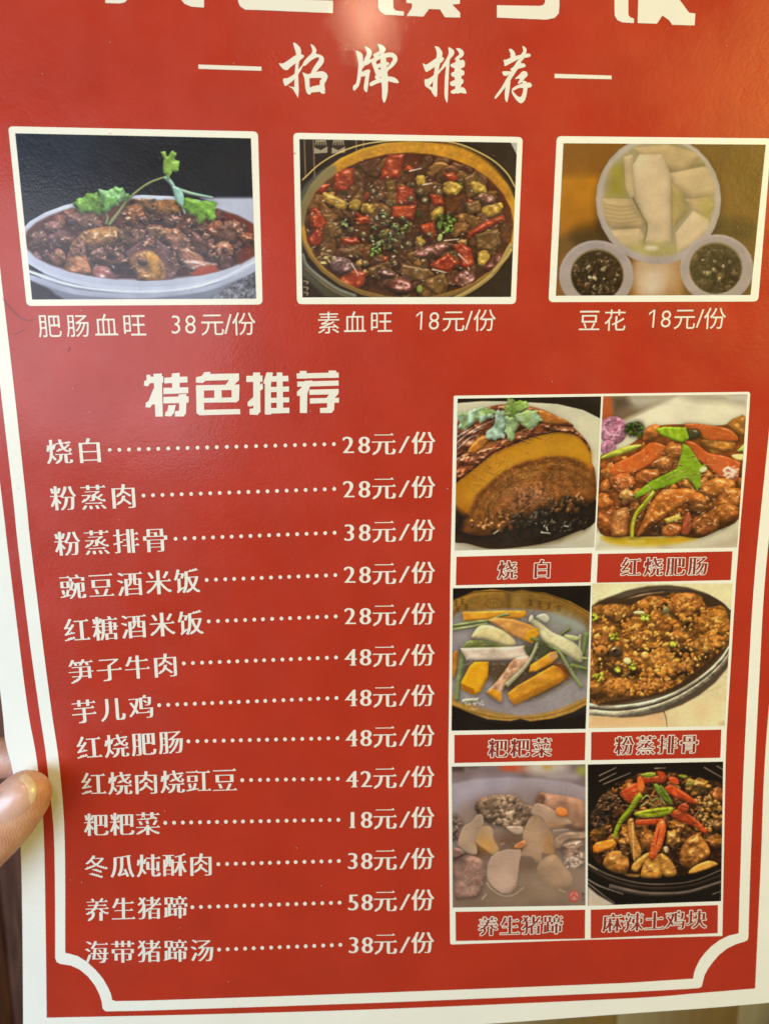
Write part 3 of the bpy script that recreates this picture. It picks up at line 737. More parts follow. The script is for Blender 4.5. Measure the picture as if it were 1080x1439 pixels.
p.blob([(705,540),(760,530),(800,560),(820,610),(760,620),(720,590)], (140,84,64), 24, .4, 1.3, .5)
p.blob([(770,470),(840,520),(860,560),(800,560),(765,520)], (96,54,48), 16, .3, .7, .5)
p.blob((892,548,40,38,0), (140,82,58), 22, .4, 1.2, .6); p.fill((895,550,14,13), (60,30,22), soft=3)
p.blob([(880,580),(925,570),(925,620),(880,620)], (90,50,46), 12, .3, .6, .4)
p.blob([(730,590),(780,585),(870,600),(820,622),(760,625)], (150,104,92), 14, .4, 1, .4)
p.fill([(760,640),(800,610),(860,605),(880,630),(820,655)], (186,62,34), (156,50,32), soft=3)
p.blob((690,585,18,14), (120,68,60), 10, .4, 1, .4)
p.scatter(46, (570,520,400,110), (9,20), [(150,100,70),(118,70,56),(98,58,50),(132,84,74)], gloss=.4, tex=1.2, shadow=.6, lob=.3)
p.wrinkle(330, (565,520,440,150), (12,30), a2=.55)
p.sparks(170, (560,510,440,140), (2,7), alpha=.75)
p.setmask()
p.fill([(118,640),(300,700),(560,716),(820,690),(1000,612),(1030,560),(1030,600),(1000,640),(820,710),(560,738),(300,722),(130,668)], (196,198,204), (176,178,186), soft=1.5, smooth=True)
p.fill([(115,622),(300,682),(560,706),(810,680),(1010,590),(1010,598),(810,690),(560,716),(300,692),(115,634)], (232,234,236), soft=1.5, smooth=True)
p.fill([(130,668),(300,724),(560,740),(820,712),(1000,640),(900,700),(800,742),(270,742)], (128,130,138), soft=3, alpha=.6)
# coriander
p.line([(435,445),(470,400),(520,335),(590,280),(660,252)], 12, (130,142,84), 8)
p.line([(660,250),(690,285),(720,350),(740,400)], 20, (150,180,150), 8); p.line([(700,300),(770,320),(850,335)], 18, (140,175,140), 8)
p.line([(425,440),(430,410),(400,370)], 9, (110,140,80), 6)
p.line([(668,240),(676,262)], 10, (110,150,80))
p.blob([(655,235),(652,180),(645,155),(662,150),(668,170),(690,148),(705,160),(700,180),(718,195),(712,225),(690,235),(675,248)], (112,166,64), 12, .2, .9, .1, .6, smooth=False, lobes=8)
p.blob([(298,370),(300,345),(330,335),(350,320),(385,315),(400,330),(420,360),(415,385),(400,405),(370,395),(340,400),(320,398)], (86,148,56), 16, .15, 1.4, .4, .6, smooth=False, col2=(62,120,44), lobes=9)
p.blob([(395,305),(430,305),(470,292),(490,300),(512,320),(512,350),(490,350),(470,370),(450,375),(430,395),(405,380),(400,340)], (112,172,112), 16, .2, 1.4, .4, .6, smooth=False, col2=(70,140,66), lobes=9)
p.blob([(735,345),(760,335),(800,350),(855,345),(862,370),(860,410),(845,430),(830,420),(825,400),(815,430),(795,440),(785,410),(765,405),(740,385),(730,365)], (98,170,56), 14, .2, 1.3, .4, .62, smooth=False, col2=(66,136,40), lobes=9)
p.blob([(690,290),(720,300),(735,330),(730,370),(705,350),(695,320)], (150,190,160), 10, .2, .7, .3, .65)
p.build('dish_photo', frames[0], 3, 'printed photo of braised meat with coriander in a white bowl on black')

# ================================================================== photo: spicy red stew in a brown bowl
p = Pic([(420.7,195.7),(726,200.7),(717.3,417.3),(425,418)], 390, 170, 3.0, seed=5, light=(0.1, -0.6, 0.75))
p.fill([(80,60),(1020,60),(1020,760),(80,760)], (44,28,20), (50,32,18))
for x in (112, 150, 330, 360): p.line([(x,70),(x+6,240)], 5, (128,104,78), shadow=0)
for x in (182, 256):
    p.fill([(x-28,112),(x+28,108),(x+28,134),(x-28,138)], (176,160,134)); p.fill([(x-28,112),(x,124),(x+28,108)], (44,28,20))
    for k in range(5): p.line([(x-18+k*9,80),(x-22+k*11,102)], 4, (176,160,134), shadow=0)
    p.line([(x-20,86),(x+20,84)], 4, (176,160,134), shadow=0)
p.fill([(980,90),(1010,90),(1010,150)], (190,190,186)); p.fill([(830,95),(980,92),(1000,200),(1000,260)], (52,34,22))
for y in (650, 675, 700, 722): p.line([(108,y),(128,y+4),(122,y+14)], 4, (170,150,120), shadow=0)
bowl = (553,425,468,341)
p.fill(bowl, (140,104,54)); p.fill((553,418,462,332), (232,170,52), (172,126,60)); p.fill((556,420,452,326), (216,148,40))
p.fill([(250,190),(400,120),(560,92),(740,100),(880,170),(980,290),(960,330),(860,220),(700,150),(500,140),(330,170),(240,230)], (222,152,46), (190,122,34), soft=5, smooth=True, noise=.12)
p.fill([(98,300),(170,220),(240,185),(235,240),(160,330),(110,440),(96,400)], (120,128,110), (96,96,78), soft=4, smooth=True, alpha=.7)
p.fill([(98,480),(110,600),(200,690),(330,742),(200,742),(98,640)], (98,96,72), (80,74,54), soft=4)
p.setmask((553,440,440,306), 2)
p.fill((553,440,442,308), (116,58,32), (84,46,26), noise=.3)
p.fill([(330,170),(500,135),(700,150),(860,220),(960,330),(985,420),(940,400),(800,250),(600,180),(400,190)], (92,30,14), soft=6, smooth=True, alpha=.8)
bd = [(100,62,34),(112,70,36),(92,52,34),(84,46,28),(118,76,40),(104,62,44)]
p.scatter(130, (545,440,420,290), (26,54), bd, gloss=.22, tex=.7, bevk=.3, lob=.2, shadow=.45)
p.scatter(45, (545,430,390,270), (10,20), [(150,52,30),(130,84,40),(70,66,36),(160,120,60)], gloss=.4, tex=.8)
red = (160,52,30)
for q in ([(440,205),(465,140),(535,140),(512,245),(432,245)], [(238,225),(262,203),(322,200),(318,270),(292,298),(240,292)], [(132,285),(180,262),(222,268),(190,310),(150,300)],
          [(500,275),(570,272),(585,355),(498,350)], [(485,360),(585,355),(570,420),(480,410)], [(135,380),(165,362),(205,430),(190,465),(140,450)],
          [(125,500),(165,455),(190,470),(180,525),(140,530)], [(598,440),(660,425),(668,490),(640,508),(610,470)], [(700,222),(740,218),(762,245),(740,262),(712,250)],
          [(640,605),(720,555),(765,600),(720,640),(650,625)], [(735,530),(770,512),(815,540),(828,600),(800,630),(770,615),(760,560)], [(250,680),(300,620),(370,640),(365,690),(320,722),(270,705)],
          [(270,495),(330,490),(348,512),(320,524),(275,520)], [(800,470),(880,420),(950,395),(960,420),(900,445),(840,480),(800,500)], [(640,310),(690,305),(700,355),(655,360)], [(325,410),(380,395),(390,425),(340,440)]):
    p.blob(q, red, 14, .45, .8, .5, .6, smooth=False, col2=(132,34,24))
for q in ([(265,545),(340,525),(360,570),(300,580)], [(520,600),(640,625),(660,650),(600,680),(510,640)], [(830,480),(930,455),(940,520),(900,550),(840,540)], [(620,670),(700,640),(720,690),(680,740),(620,700)],
          [(790,345),(850,335),(862,380),(800,400)], [(380,620),(440,600),(480,640),(430,668),(385,655)], [(210,440),(270,420),(275,480),(220,500)], [(455,255),(490,250),(500,290),(465,300)], [(780,240),(830,215),(880,290),(800,330)]):
    p.blob(q, (112,78,40), 12, .3, .8, .6, .6, smooth=False, col2=(92,62,36))
for q in ([(190,310),(215,305),(290,345),(285,372),(240,362),(205,338)], [(302,345),(330,330),(352,350),(330,375),(305,368)], [(357,352),(400,352),(402,386),(358,386)], [(700,265),(740,255),(775,280),(760,305),(715,312),(698,290)],
          [(815,265),(840,255),(878,280),(870,305),(830,300)], [(865,365),(935,342),(940,380),(890,405),(865,385)], [(645,395),(675,362),(698,372),(690,400),(655,418)], [(515,455),(560,428),(560,465),(530,470)],
          [(582,495),(600,488),(622,515),(600,530),(582,520)], [(432,475),(465,455),(480,480),(450,500)], [(845,560),(880,545),(890,590),(860,615),(845,600)], [(583,240),(600,228),(620,240),(615,270),(590,268)]):
    p.blob(q, (196,156,66), 14, .3, 1.0, .4, .62, lobes=4, col2=(140,104,46))
for sh, c in (((650,548,80,26,-15), (108,60,52)), ((270,610,50,36,10), (120,84,84)), ((520,700,52,34,10), (96,46,40)), ((790,670,50,40,-20), (92,50,42)), ((910,600,50,26,-40), (88,38,34)), ((880,330,40,22,20), (110,70,60)), ((460,645,40,20,10), (96,60,52))):
    p.blob(sh, c, 20, .6, 1.5, .5, .5, 9, spec=(226,206,216))
for x, y in ((400,300),(430,320),(440,385),(420,410),(460,430),(500,445),(480,470),(520,490),(450,510),(470,530),(490,600),(370,600),(310,460),(360,480),(560,270),(600,300),(620,335),(680,300),(640,480),(550,520),(470,345),(560,330)):
    p.blob((x, y, 15, 14), (128,100,70), 12, .5, 1.2, .5, .5, col2=(80,70,46))
p.scatter(40, (470,470,90,90), (7,13), [(70,88,44),(92,112,60),(110,120,80),(60,64,40)], gloss=.5, tex=1)
p.scatter(26, (710,432,40,44), (7,13), [(88,132,48),(70,112,40),(110,150,64)], gloss=.4, tex=1); p.scatter(10, (410,552,20,22), (6,10), [(88,132,48)], tex=1); p.blob((683,492,10,16,15), (170,190,110), 7); p.blob((598,708,12,16), (120,150,60), 8)
p.scatter(8, (285,430,14,18), (6,9), [(130,160,100)], tex=1)
p.wrinkle(260, (545,450,420,285), (10,34), (40,14,6), (220,150,110))
p.sparks(240, (545,450,420,280), (2,8), alpha=.75)
p.sparks(36, (170,570,70,50), (4,14), (244,236,150), .9)
for a, b in (((555,212),(605,200)), ((610,270),(650,262)), ((760,560),(800,600)), ((650,625),(710,640)), ((310,600),(340,650)), ((700,505),(765,498))): p.line([a, b], 5, (232,214,200), 3, shadow=0)
p.setmask()
t = [(120+0,620),(240,715),(400,766),(560,776),(740,750),(900,650),(985,520)]
p.line(t, 12, (168,140,84), 20, shadow=.2); p.line([(103,560),(130,620),(240,705),(330,742)], 16, (110,110,96), 20, shadow=.2); p.line([(905,640),(960,580),(985,540)], 12, (180,150,90), shadow=.2)
p.line([(104,250),(180,180),(280,125),(400,92),(560,82),(740,92),(880,150),(960,215),(1000,280)], 5, (226,190,120), shadow=.3)
p.build('dish_photo', frames[1], 3, 'printed photo of spicy red stew in a brown bowl', gain=(1.0, .95, .86))

# ================================================================== photo: bean curd on a white plate with two dips
p = Pic([(791,201.5),(1074.7,203.4),(1053.3,414.6),(780.3,415.6)], 740, 170, 3.176, seed=6, light=(-0.2, -0.5, 0.85))
p.fill([(110,90),(1080,90),(1080,790),(110,790)], (128,86,34), (134,96,52), axis=1)
p.fill([(120,90),(440,90),(330,250),(120,250)], (160,100,36), (168,106,38), soft=10); p.fill([(120,245),(330,245),(310,480),(120,520)], (228,146,34), (184,114,34), soft=10)
p.fill([(760,90),(1080,90),(1060,500),(860,420)], (128,86,34), (146,100,44), soft=12)
p.fill([(120,600),(480,560),(480,790),(120,790)], (150,96,42), (164,104,48), soft=10)
p.shade((300,510,120,60), .7, 14); p.shade((920,480,110,50), .75, 14); p.shade((585,380,300,290), .85, 10)
p.fill([(480,620),(700,610),(690,790),(470,790)], (206,156,120), (200,150,100), soft=8); p.fill((560,690,70,60), (250,228,206), soft=26); p.fill((555,740,40,40), (255,240,222), soft=16)
p.fill((585,352,279,288), (206,198,196), (196,186,192)); p.fill((585,350,268,276), (216,208,200), (200,190,190)); p.fill((586,346,250,256), (196,182,146), (190,178,150), soft=4)
p.setmask((586,346,256,262), 2)
cu = (208,186,150)
p.fill([(370,200),(440,190),(440,340),(360,340)], (190,178,84), (176,164,70), soft=10)
p.fill([(600,100),(700,98),(860,200),(600,230)], (176,160,112), (170,152,106), soft=4); p.fill([(450,140),(560,110),(760,110),(800,180),(620,220),(560,190)], (196,184,150), (186,172,130), soft=3)
C1, C2, C3 = (206,184,148), (196,172,132), (214,194,166)
for q, c in (([(470,120),(620,105),(790,150),(700,225),(560,215)], C2), ([(630,235),(780,205),(858,208),(845,330),(740,350),(660,290)], C1), ([(330,345),(500,350),(560,420),(510,480),(380,480),(330,440)], C2), ([(345,490),(500,480),(530,520),(510,580),(430,570),(360,540)], C1),
             ([(640,270),(700,320),(720,400),(650,480),(640,400)], (184,164,112)), ([(660,500),(740,400),(810,440),(820,490),(740,560),(670,590)], C3), ([(700,350),(800,340),(840,380),(800,420),(740,400)], C2),
             ([(430,160),(470,150),(490,330),(530,460),(480,400),(440,300)], C1), ([(470,200),(500,150),(600,150),(640,240),(640,540),(580,570),(525,540),(535,460),(490,370)], C3)):
    p.blob(q, c, 30, .03, .08, .14, .88, smooth=False)
for k in range(6): p.line([(345,370+k*19),(420,384+k*18),(500,370+k*19)], 3, (164,140,104), 2, shadow=.1)
p.line([(470,340),(510,420),(535,470),(520,545)], 6, (120,104,64), 3, shadow=.2); p.line([(640,260),(645,400)], 4, (160,144,110), shadow=.1)
p.fill((800,390,26,50), (196,186,96), soft=12, alpha=.7); p.fill((560,575,110,34), (206,196,120), soft=12, alpha=.8); p.fill((555,567,28,10), (255,252,230), soft=4)
p.setmask()
for cx, cy, rx, ry, dx, c in ((308,690,166,158,312,(66,44,26)), (845,660,164,154,840,(92,74,52))):
    p.fill((cx,cy,rx,ry), (206,196,204), (196,184,190)); p.fill((cx,cy,rx-12,ry-12), (190,180,188), (202,190,186), soft=3)
    p.fill((dx, cy-4, 120, 116), (160,142,112)); p.setmask((dx, cy, 115, 112), 1.5)
    p.fill((dx, cy, 118, 114), c, tuple(v*.9 for v in c), noise=.35); p.scatter(34, (dx,cy,105,100), (9,22), [tuple(v*1.15 for v in c), tuple(v*.85 for v in c)], gloss=.4 if cx < 500 else .12, tex=.8, bevk=.5, shadow=.25)
    p.scatter(9, (dx+5,cy,75,70), (5,12), [(176,158,122),(150,130,96)], gloss=.3); p.sparks(60 if cx < 500 else 22, (dx,cy,110,104), (2,6), (230,220,190), .8); p.setmask()
p.build('dish_photo', frames[2], 3, 'printed photo of sliced bean curd on a white plate beside two dips', gain=(.90, .84, .74), blur=3)

# ================================================================== photo: sliced pork belly
p = Pic([(642.5,560.2),(843.8,557),(834,769),(638.5,773.5)], 625, 545, 4.8, seed=8, light=(-0.2, -0.7, 0.7))
p.fill([(50,40),(1070,40),(1070,1130),(50,1130)], (226,218,196), (222,212,190))
p.fill([(60,40),(1060,40),(1060,215),(930,150),(760,110),(480,92),(250,90),(60,105)], (34,20,14), (30,16,10), smooth=False)
p.fill([(60,1035),(400,1090),(800,1040),(1000,920),(1010,1120),(60,1120)], (228,216,198), (206,196,182), soft=8)
p.blob([(50,900),(400,880),(700,850),(880,790),(1010,740),(1005,910),(860,980),(700,1040),(500,1075),(300,1085),(150,1050),(50,1030)], (34,20,14), 30, .1, .6, .2, .6)
p.fill([(60,1020),(300,1070),(500,1070),(760,1020),(960,920),(900,980),(700,1050),(400,1090),(200,1070)], (112,62,18), soft=10, smooth=True, alpha=.5)
p.blob([(50,290),(150,180),(340,118),(480,112),(640,140),(800,220),(900,310),(975,410),(985,500),(1010,560),(1015,740),(940,790),(800,820),(700,800),(600,860),(440,900),(340,985),(160,985),(60,900),(50,600)], (134,70,32), 50, .12, 1.2, .3, .62)
p.fill([(420,1040),(430,840),(620,780),(900,760),(980,860),(760,1010)], (40,26,20), soft=14, noise=.5)
p.fill([(50,640),(130,600),(300,470),(480,380),(680,310),(830,310),(940,370),(985,460),(960,560),(870,500),(700,470),(500,530),(360,620),(210,720),(150,850),(60,800)], (210,138,28), (186,106,20), soft=5, smooth=True, noise=.03)
p.fill([(140,720),(300,560),(500,450),(700,390),(900,400),(960,450),(860,440),(700,430),(520,480),(340,600),(190,760)], (232,164,52), soft=16, smooth=True, alpha=.55)
p.blob([(60,470),(60,640),(100,620),(230,520),(330,440),(480,375),(600,330),(760,300),(900,330),(975,430),(960,370),(860,265),(760,255),(640,245),(520,300),(380,360),(240,420),(140,440)], (120,52,28), 18, .5, 2.2, .2, .5, 10, col2=(92,36,22))
p.blob([(60,290),(150,190),(330,120),(480,115),(640,145),(830,230),(860,262),(740,250),(640,240),(500,290),(380,350),(260,370),(150,430),(60,470)], (112,50,26), 26, .55, 1.9, .2, .55, 9, col2=(84,32,18))
p.blob([(150,430),(220,340),(290,320),(280,380),(200,440)], (176,98,34), 16, .3, .8, .1)
p.blob([(640,150),(760,195),(830,230),(780,250),(650,230)], (178,96,40), 16, .3, .8, .1)
for q in ([(80,370),(150,310),(240,260),(330,215)], [(85,410),(160,340),(210,320)], [(80,330),(180,270)], [(190,300),(250,270)]): p.line(q, 6, (206,204,210), 2, shadow=0, tex=1.5, gloss=.3)
p.fill([(120,870),(180,830),(190,800),(220,720),(300,640),(400,560),(520,500),(700,465),(860,470),(960,520),(990,600),(820,590),(640,600),(480,640),(360,740),(300,850),(240,900)], (142,78,34), (128,68,28), soft=4, smooth=True, noise=.25)
for k, c in enumerate([(116,58,26),(164,98,44),(122,62,28),(168,104,50),(126,68,32),(156,94,46)]):
    s_ = k * 25; L1 = [(175+s_,860),(235+s_,720+s_*.15),(400+s_*.6,575+s_*.62),(600,500+s_*1.02),(800,480+s_*1.1),(985-s_*.3,560+s_)]
    U = [(x + 4*math.sin(x*.05+k), y + 7*math.sin(x*.021+k*2)) for x, y in [tuple(v) for v in catmull_open(L1, 6)]]
    p.fill(U + [(x + 4, y + 26) for x, y in U[::-1]], c, soft=5, alpha=.85, noise=.3)
for k in range(34):
    s_ = p.rng.uniform(-15, 165); L1 = catmull_open([(175+s_,860),(235+s_,720+s_*.15),(400+s_*.6,575+s_*.62),(600,500+s_*1.02),(800,480+s_*1.1),(985-s_*.3,560+s_)], 6)
    i0 = int(p.rng.uniform(0, len(L1) - 9)); seg = [tuple(v) for v in L1[i0:i0 + int(p.rng.uniform(4, 9))]]; w = p.rng.uniform(3, 8)
    p.fill(seg + [(x + 1, y + w) for x, y in seg[::-1]], (226,156,92) if p.rng.random() < .4 else (86,36,12), soft=1.2, alpha=p.rng.uniform(.15, .45))
p.fill([(400,790),(470,690),(620,620),(800,600),(900,640),(900,720),(800,770),(640,790),(560,850),(440,880)], (152,84,42), (134,72,34), soft=12, noise=.35)
p.fill([(430,760),(500,690),(640,660),(670,700),(640,740),(540,790),(450,800)], (168,98,72), soft=14, alpha=.75, noise=.7)
p.wrinkle(90, (560,740,150,70), (8,22), (90,40,24), (232,180,170), .4, .5); p.wrinkle(240, (560,640,400,200), (14,40), (84,36,12), (226,160,96), .35, .35)
p.wrinkle(130, (420,290,320,110), (12,34), (50,16,8), (240,180,150), .4, .5)
p.scatter(26, (330,900,180,60), (14,34), [(128,68,30),(150,84,38),(108,54,26)], gloss=.4, tex=1.2, shadow=.25); p.scatter(20, (820,780,140,60), (14,30), [(96,56,32),(120,72,40),(70,46,30)], gloss=.35, tex=1.1, shadow=.3)
p.scatter(40, (700,900,260,80), (12,30), [(42,30,24),(54,40,30),(32,22,18)], gloss=.3, tex=1.2, shadow=.3)
p.fill([(60,800),(150,870),(110,960),(60,960)], (30,14,12), soft=8)
p.sparks(120, (520,620,400,300), (3,8), (236,206,150), .6); p.sparks(60, (220,540,190,150), (2,6), (240,214,190), .7); p.sparks(16, (700,930,180,60), (4,10))
for a, b in (((645,975),(705,980)), ((325,985),(360,960)), ((680,935),(690,965)), ((800,930),(830,935))): p.line([a, b], 6, (226,220,210), shadow=0)
g1, g2 = (104,138,76), (150,176,160)
p.blob([(85,190),(110,160),(150,165),(190,140),(250,132),(300,140),(340,165),(325,195),(290,210),(240,235),(220,215),(190,240),(150,275),(120,280),(90,275),(95,240)], (112,150,92), 18, .12, 1.5, .3, .68, smooth=False, col2=(160,186,170), lobes=9)
p.blob([(340,165),(380,150),(410,190),(420,250),(395,290),(400,330),(350,345),(310,350),(270,320),(290,285),(330,250)], (168,190,186), 18, .12, 1.3, .35, .7, smooth=False, col2=(140,168,150), lobes=9)
p.blob([(420,75),(440,68),(475,90),(500,85),(540,90),(565,120),(540,150),(510,160),(480,190),(430,200),(395,160),(410,120)], (86,128,52), 16, .1, 1.3, .3, .65, smooth=False, col2=(112,150,80), lobes=9)
p.blob([(400,200),(450,190),(490,230),(490,270),(470,300),(465,345),(440,358),(420,330),(400,290),(415,250)], (110,150,96), 16, .1, 1.2, .35, .68, smooth=False, col2=(140,176,130), lobes=9)
p.blob([(470,190),(520,160),(580,150),(620,160),(640,200),(655,215),(620,250),(590,275),(540,270),(510,240),(480,220)], (150,182,150), 16, .1, 1.4, .35, .7, smooth=False, col2=(112,150,90), lobes=9)
p.line([(300,150),(370,175),(440,170)], 8, (150,176,120), shadow=.1)
p.build('dish_photo', grid, 3, 'printed photo of sliced pork belly with dark glossy skin', gain=(1.0, .97, .85))

# ================================================================== photo: red braised chitterlings with green pepper
p = Pic([(846.8,556.8),(1049,554),(1034.5,769),(836,773.3)], 825, 545, 4.5, seed=9, light=(0.1, -0.6, 0.75))
p.fill([(30,30),(1030,30),(1030,1040),(30,1040)], (244,240,222), (240,234,214))
p.fill([(90,45),(560,45),(430,110),(220,210),(80,210)], (150,132,116), (120,84,70), soft=6); p.fill([(240,48),(540,45),(500,90),(330,130),(260,110)], (190,182,172), soft=10); p.fill([(150,60),(240,50),(270,110),(170,150)], (96,72,60), soft=10)
p.fill([(92,45),(150,45),(160,190),(90,200)], (196,74,48), soft=4); p.fill([(540,42),(1010,38),(1010,130),(880,95),(700,85)], (172,160,150), (206,200,190), soft=10); p.fill([(860,45),(1010,45),(1010,80),(900,80)], (216,210,206), soft=5)
p.fill([(80,940),(300,1000),(700,960),(960,840),(960,1010),(600,1020),(60,1010)], (230,222,200), (214,206,190), soft=4); p.fill([(710,1000),(960,940),(950,1010),(720,1008)], (206,190,176), soft=6)
p.fill([(90,940),(300,940),(560,940),(720,930),(640,970),(480,995),(300,1000),(150,985)], (204,160,24), (214,176,50), soft=5, smooth=True); p.fill((300,970,60,14), (226,196,90), soft=4); p.fill((560,955,60,12), (232,160,40), soft=4)
p.blob([(60,470),(100,420),(200,400),(350,300),(440,240),(640,230),(760,240),(880,230),(1000,190),(1010,560),(960,820),(820,900),(700,950),(560,935),(400,940),(250,940),(80,920),(50,700)], (126,52,24), 40, .05, 1.2, .3, .6)
rb = [(166,76,36),(150,64,30),(178,88,44),(134,54,28),(120,46,24),(186,100,52)]
p.scatter(80, (520,640,460,300), (22,52), rb, gloss=.3, tex=1.3, shadow=.55)
p.blob((160,270,90,90), (196,120,168), 40, .15, 2.2, .3, .7, col2=(170,90,140)); p.blob((130,380,50,50), (188,110,160), 24, .15, 2, .3, .7); p.line([(100,240),(130,290),(200,300)], 7, (226,170,206), shadow=0); p.line([(150,330),(190,270),(230,260)], 6, (220,160,200), shadow=0)
p.scatter(34, (300,265,60,45), (10,18), [(56,92,28),(72,110,36),(44,72,24)], gloss=.1, tex=1.2)
p.blob([(350,290),(380,245),(440,230),(460,270),(440,310),(380,330),(350,330)], (184,88,44), 22, .3, 1.2, .4); p.blob([(880,240),(920,195),(1000,185),(1000,300),(930,290)], (160,92,44), 30, .25, 1.2, .4)
p.blob([(720,330),(800,320),(930,350),(900,400),(800,390),(740,370)], (170,96,46), 22, .3, 1.3, .5); p.blob((660,290,50,36), (70,66,44), 20, .4, .8, .5)
p.blob([(80,440),(150,400),(260,365),(340,360),(300,390),(180,430),(100,450)], (158,168,60), 14, .3, .8, .3)
for q, c in (([(140,500),(190,470),(330,400),(400,345),(500,370),(510,400),(440,450),(330,520),(200,560),(150,550)], (190,66,34)), ([(620,225),(760,235),(900,265),(950,330),(860,335),(740,325),(700,265),(620,260)], (176,62,34)),
             ([(610,340),(680,350),(760,410),(860,430),(960,470),(960,500),(940,590),(860,575),(760,500),(680,440)], (188,62,38)), ([(140,560),(250,580),(290,620),(230,650),(160,630)], (160,60,34))):
    p.blob(q, c, 10, .22, .25, .8, .72, smooth=True, col2=tuple(v*.92 for v in c))
p.blob((900,540,50,36,30), (210,110,110), 16, .7, 2.2, .0, .6, 8)
for sh, c in (((230,590,70,50,10),(160,70,44)), ((380,560,80,46,-10),(150,68,36)), ((480,470,60,40,-10),(168,84,46)), ((550,400,70,50),(160,76,40)), ((245,680,46,40),(176,110,62)), ((120,820,70,90,0),(150,64,32)), ((100,730,60,40,0),(160,70,34)),
              ((820,630,110,62,-8),(168,82,38)), ((900,700,90,60,-30),(160,76,36)), ((850,800,110,60,-20),(150,70,34)), ((740,860,100,70,-20),(146,66,34)), ((700,760,60,40),(120,60,34))):
    p.blob(sh, c, 30, .35, 1.5, .55, .55, wob=.05)
p.blob([(150,930),(150,830),(190,770),(260,760),(250,860),(240,930),(190,945)], (158,86,50), 28, .4, 1.3, .6)
p.blob([(310,930),(340,860),(400,730),(470,650),(560,640),(660,640),(740,690),(740,730),(640,720),(560,760),(470,830),(400,870),(330,935)], (174,82,38), 26, .35, 1.5, .65, .55)
p.fill((430,890,50,36), (52,24,18), soft=8); p.blob([(480,830),(580,795),(595,830),(500,860)], (176,148,66), 12, .3, .6, .5, smooth=False); p.blob([(590,910),(620,800),(650,800),(650,900),(620,930)], (156,50,44), 12, .35, .6, .5)
p.blob([(470,890),(520,860),(590,880),(560,935),(480,935)], (150,66,36), 20, .35, 1.3, .5)
gr = (124,176,30)
p.blob([(430,260),(480,245),(620,250),(640,320),(600,345),(540,330),(460,295)], gr, 12, .25, .5, .5, .65, smooth=False, col2=(92,148,24))
p.blob([(600,350),(640,370),(680,430),(720,490),(740,480),(750,510),(715,540),(715,620),(690,650),(655,600),(620,570),(540,610),(440,640),(300,700),(300,665),(400,590),(560,510),(590,420)], (106,164,26), 12, .2, .5, .55, .65, smooth=False, col2=(86,140,20))
p.line([(420,655),(370,720),(310,790),(285,860),(278,950)], 26, (168,178,40), 22, gloss=.3, shadow=.5); p.line([(425,660),(375,715),(320,790)], 8, (96,130,24), shadow=0)
p.blob([(940,400),(990,350),(985,400)], (150,190,90), 8, .2, .4, .2, .7, smooth=False); p.blob([(910,425),(980,420),(975,455),(930,450)], (224,196,130), 10, .2, .5, .2, .7)
p.wrinkle(300, (520,660,440,270), (12,34), (70,22,8), (250,190,150), .35, .5)
p.sparks(110, (520,700,440,230), (5,14), (255,226,200), .8)
p.sparks(170, (520,640,440,290), (3,8), (255,220,190), .8)
for q in ([(420,470),(490,440)], [(150,470),(160,500)], [(560,690),(600,688)]): p.line(q, 5, (255,220,190), 3, shadow=0); p.fill((730,515,20,12,-20), (230,240,200), soft=3); p.sparks(12, (900,530,50,40), (6,16), alpha=.9)
p.build('dish_photo', grid, 3, 'printed photo of red braised meat with green pepper strips', gain=(1.02, .97, .84), warm=.2)

# ================================================================== photo: stewed vegetables in a brown bowl
p = Pic([(636,826.5),(829.5,822.6),(822,1024),(634,1026.6)], 625, 815, 5.023, seed=12, light=(-0.2, -0.7, 0.7))
p.fill([(40,30),(1040,30),(1040,1070),(40,1070)], (24,12,8), (26,14,10))
def rim(a, b): return [(40-a,150-b),(200,80-b),(330,64-b),(420,74-b),(470,84-b),(540,72-b),(700,90-b),(880,150-b),(1020+a,235-b)]
p.fill(rim(10,0) + [(1030,860),(900,930),(760,975),(600,995),(530,975),(460,993),(300,980),(150,925),(40,880)], (176,122,44), (190,134,60), soft=1)
p.fill([(50,210),(200,110),(400,90),(430,92),(480,95),(560,86),(700,102),(860,160),(1020,260),(1020,400),(800,230),(560,205),(250,205),(50,270)], (150,104,42), (134,90,38), soft=3, noise=.12)
p.line([(60,140),(200,90),(330,80),(430,84)], 5, (60,30,12), shadow=0); p.line([(470,92),(560,82),(700,100),(880,165),(1015,245)], 5, (60,30,12), shadow=0)
p.fill([(425,80),(470,85),(460,210),(440,210)], (104,68,28), soft=6); p.fill([(475,90),(560,86),(540,180),(480,200)], (190,150,80), soft=12, alpha=.5)
for x, y in ((75,165),(120,150),(150,190),(88,215),(600,160),(665,168),(730,180),(800,200)):
    for k in range(3): p.line([(x-14,y-18+k*16),(x+14,y-14+k*16)], 5, (78,48,20), shadow=0)
    p.line([(x,y-24),(x+3,y+20)], 5, (78,48,20), shadow=0)
for cx, cy, rx, ry, a in ((345,165,62,34,-4), (930,290,60,30,22)):
    t = np.linspace(0, math.tau, 20); p.line([(cx+rx*math.cos(v), cy+ry*math.sin(v)) for v in t], 5, (104,66,28), shadow=0)
    for k in range(3): p.line([(cx-30+k*24,cy-14),(cx-24+k*24,cy+14)], 6, (104,66,28), shadow=0)
soup = [(50,280),(250,215),(560,205),(780,240),(1020,380),(1020,790),(940,850),(760,920),(560,955),(400,935),(200,880),(50,800)]
p.fill(soup, (150,140,140), (168,156,164), soft=3, smooth=True, noise=.06); p.fill((800,800,220,90), (176,166,170), soft=30, alpha=.5); p.fill((450,900,220,50), (156,138,146), soft=20, alpha=.6); p.fill((860,300,130,50,20), (164,170,160), soft=14); p.fill((100,400,60,50), (170,156,160), soft=12)
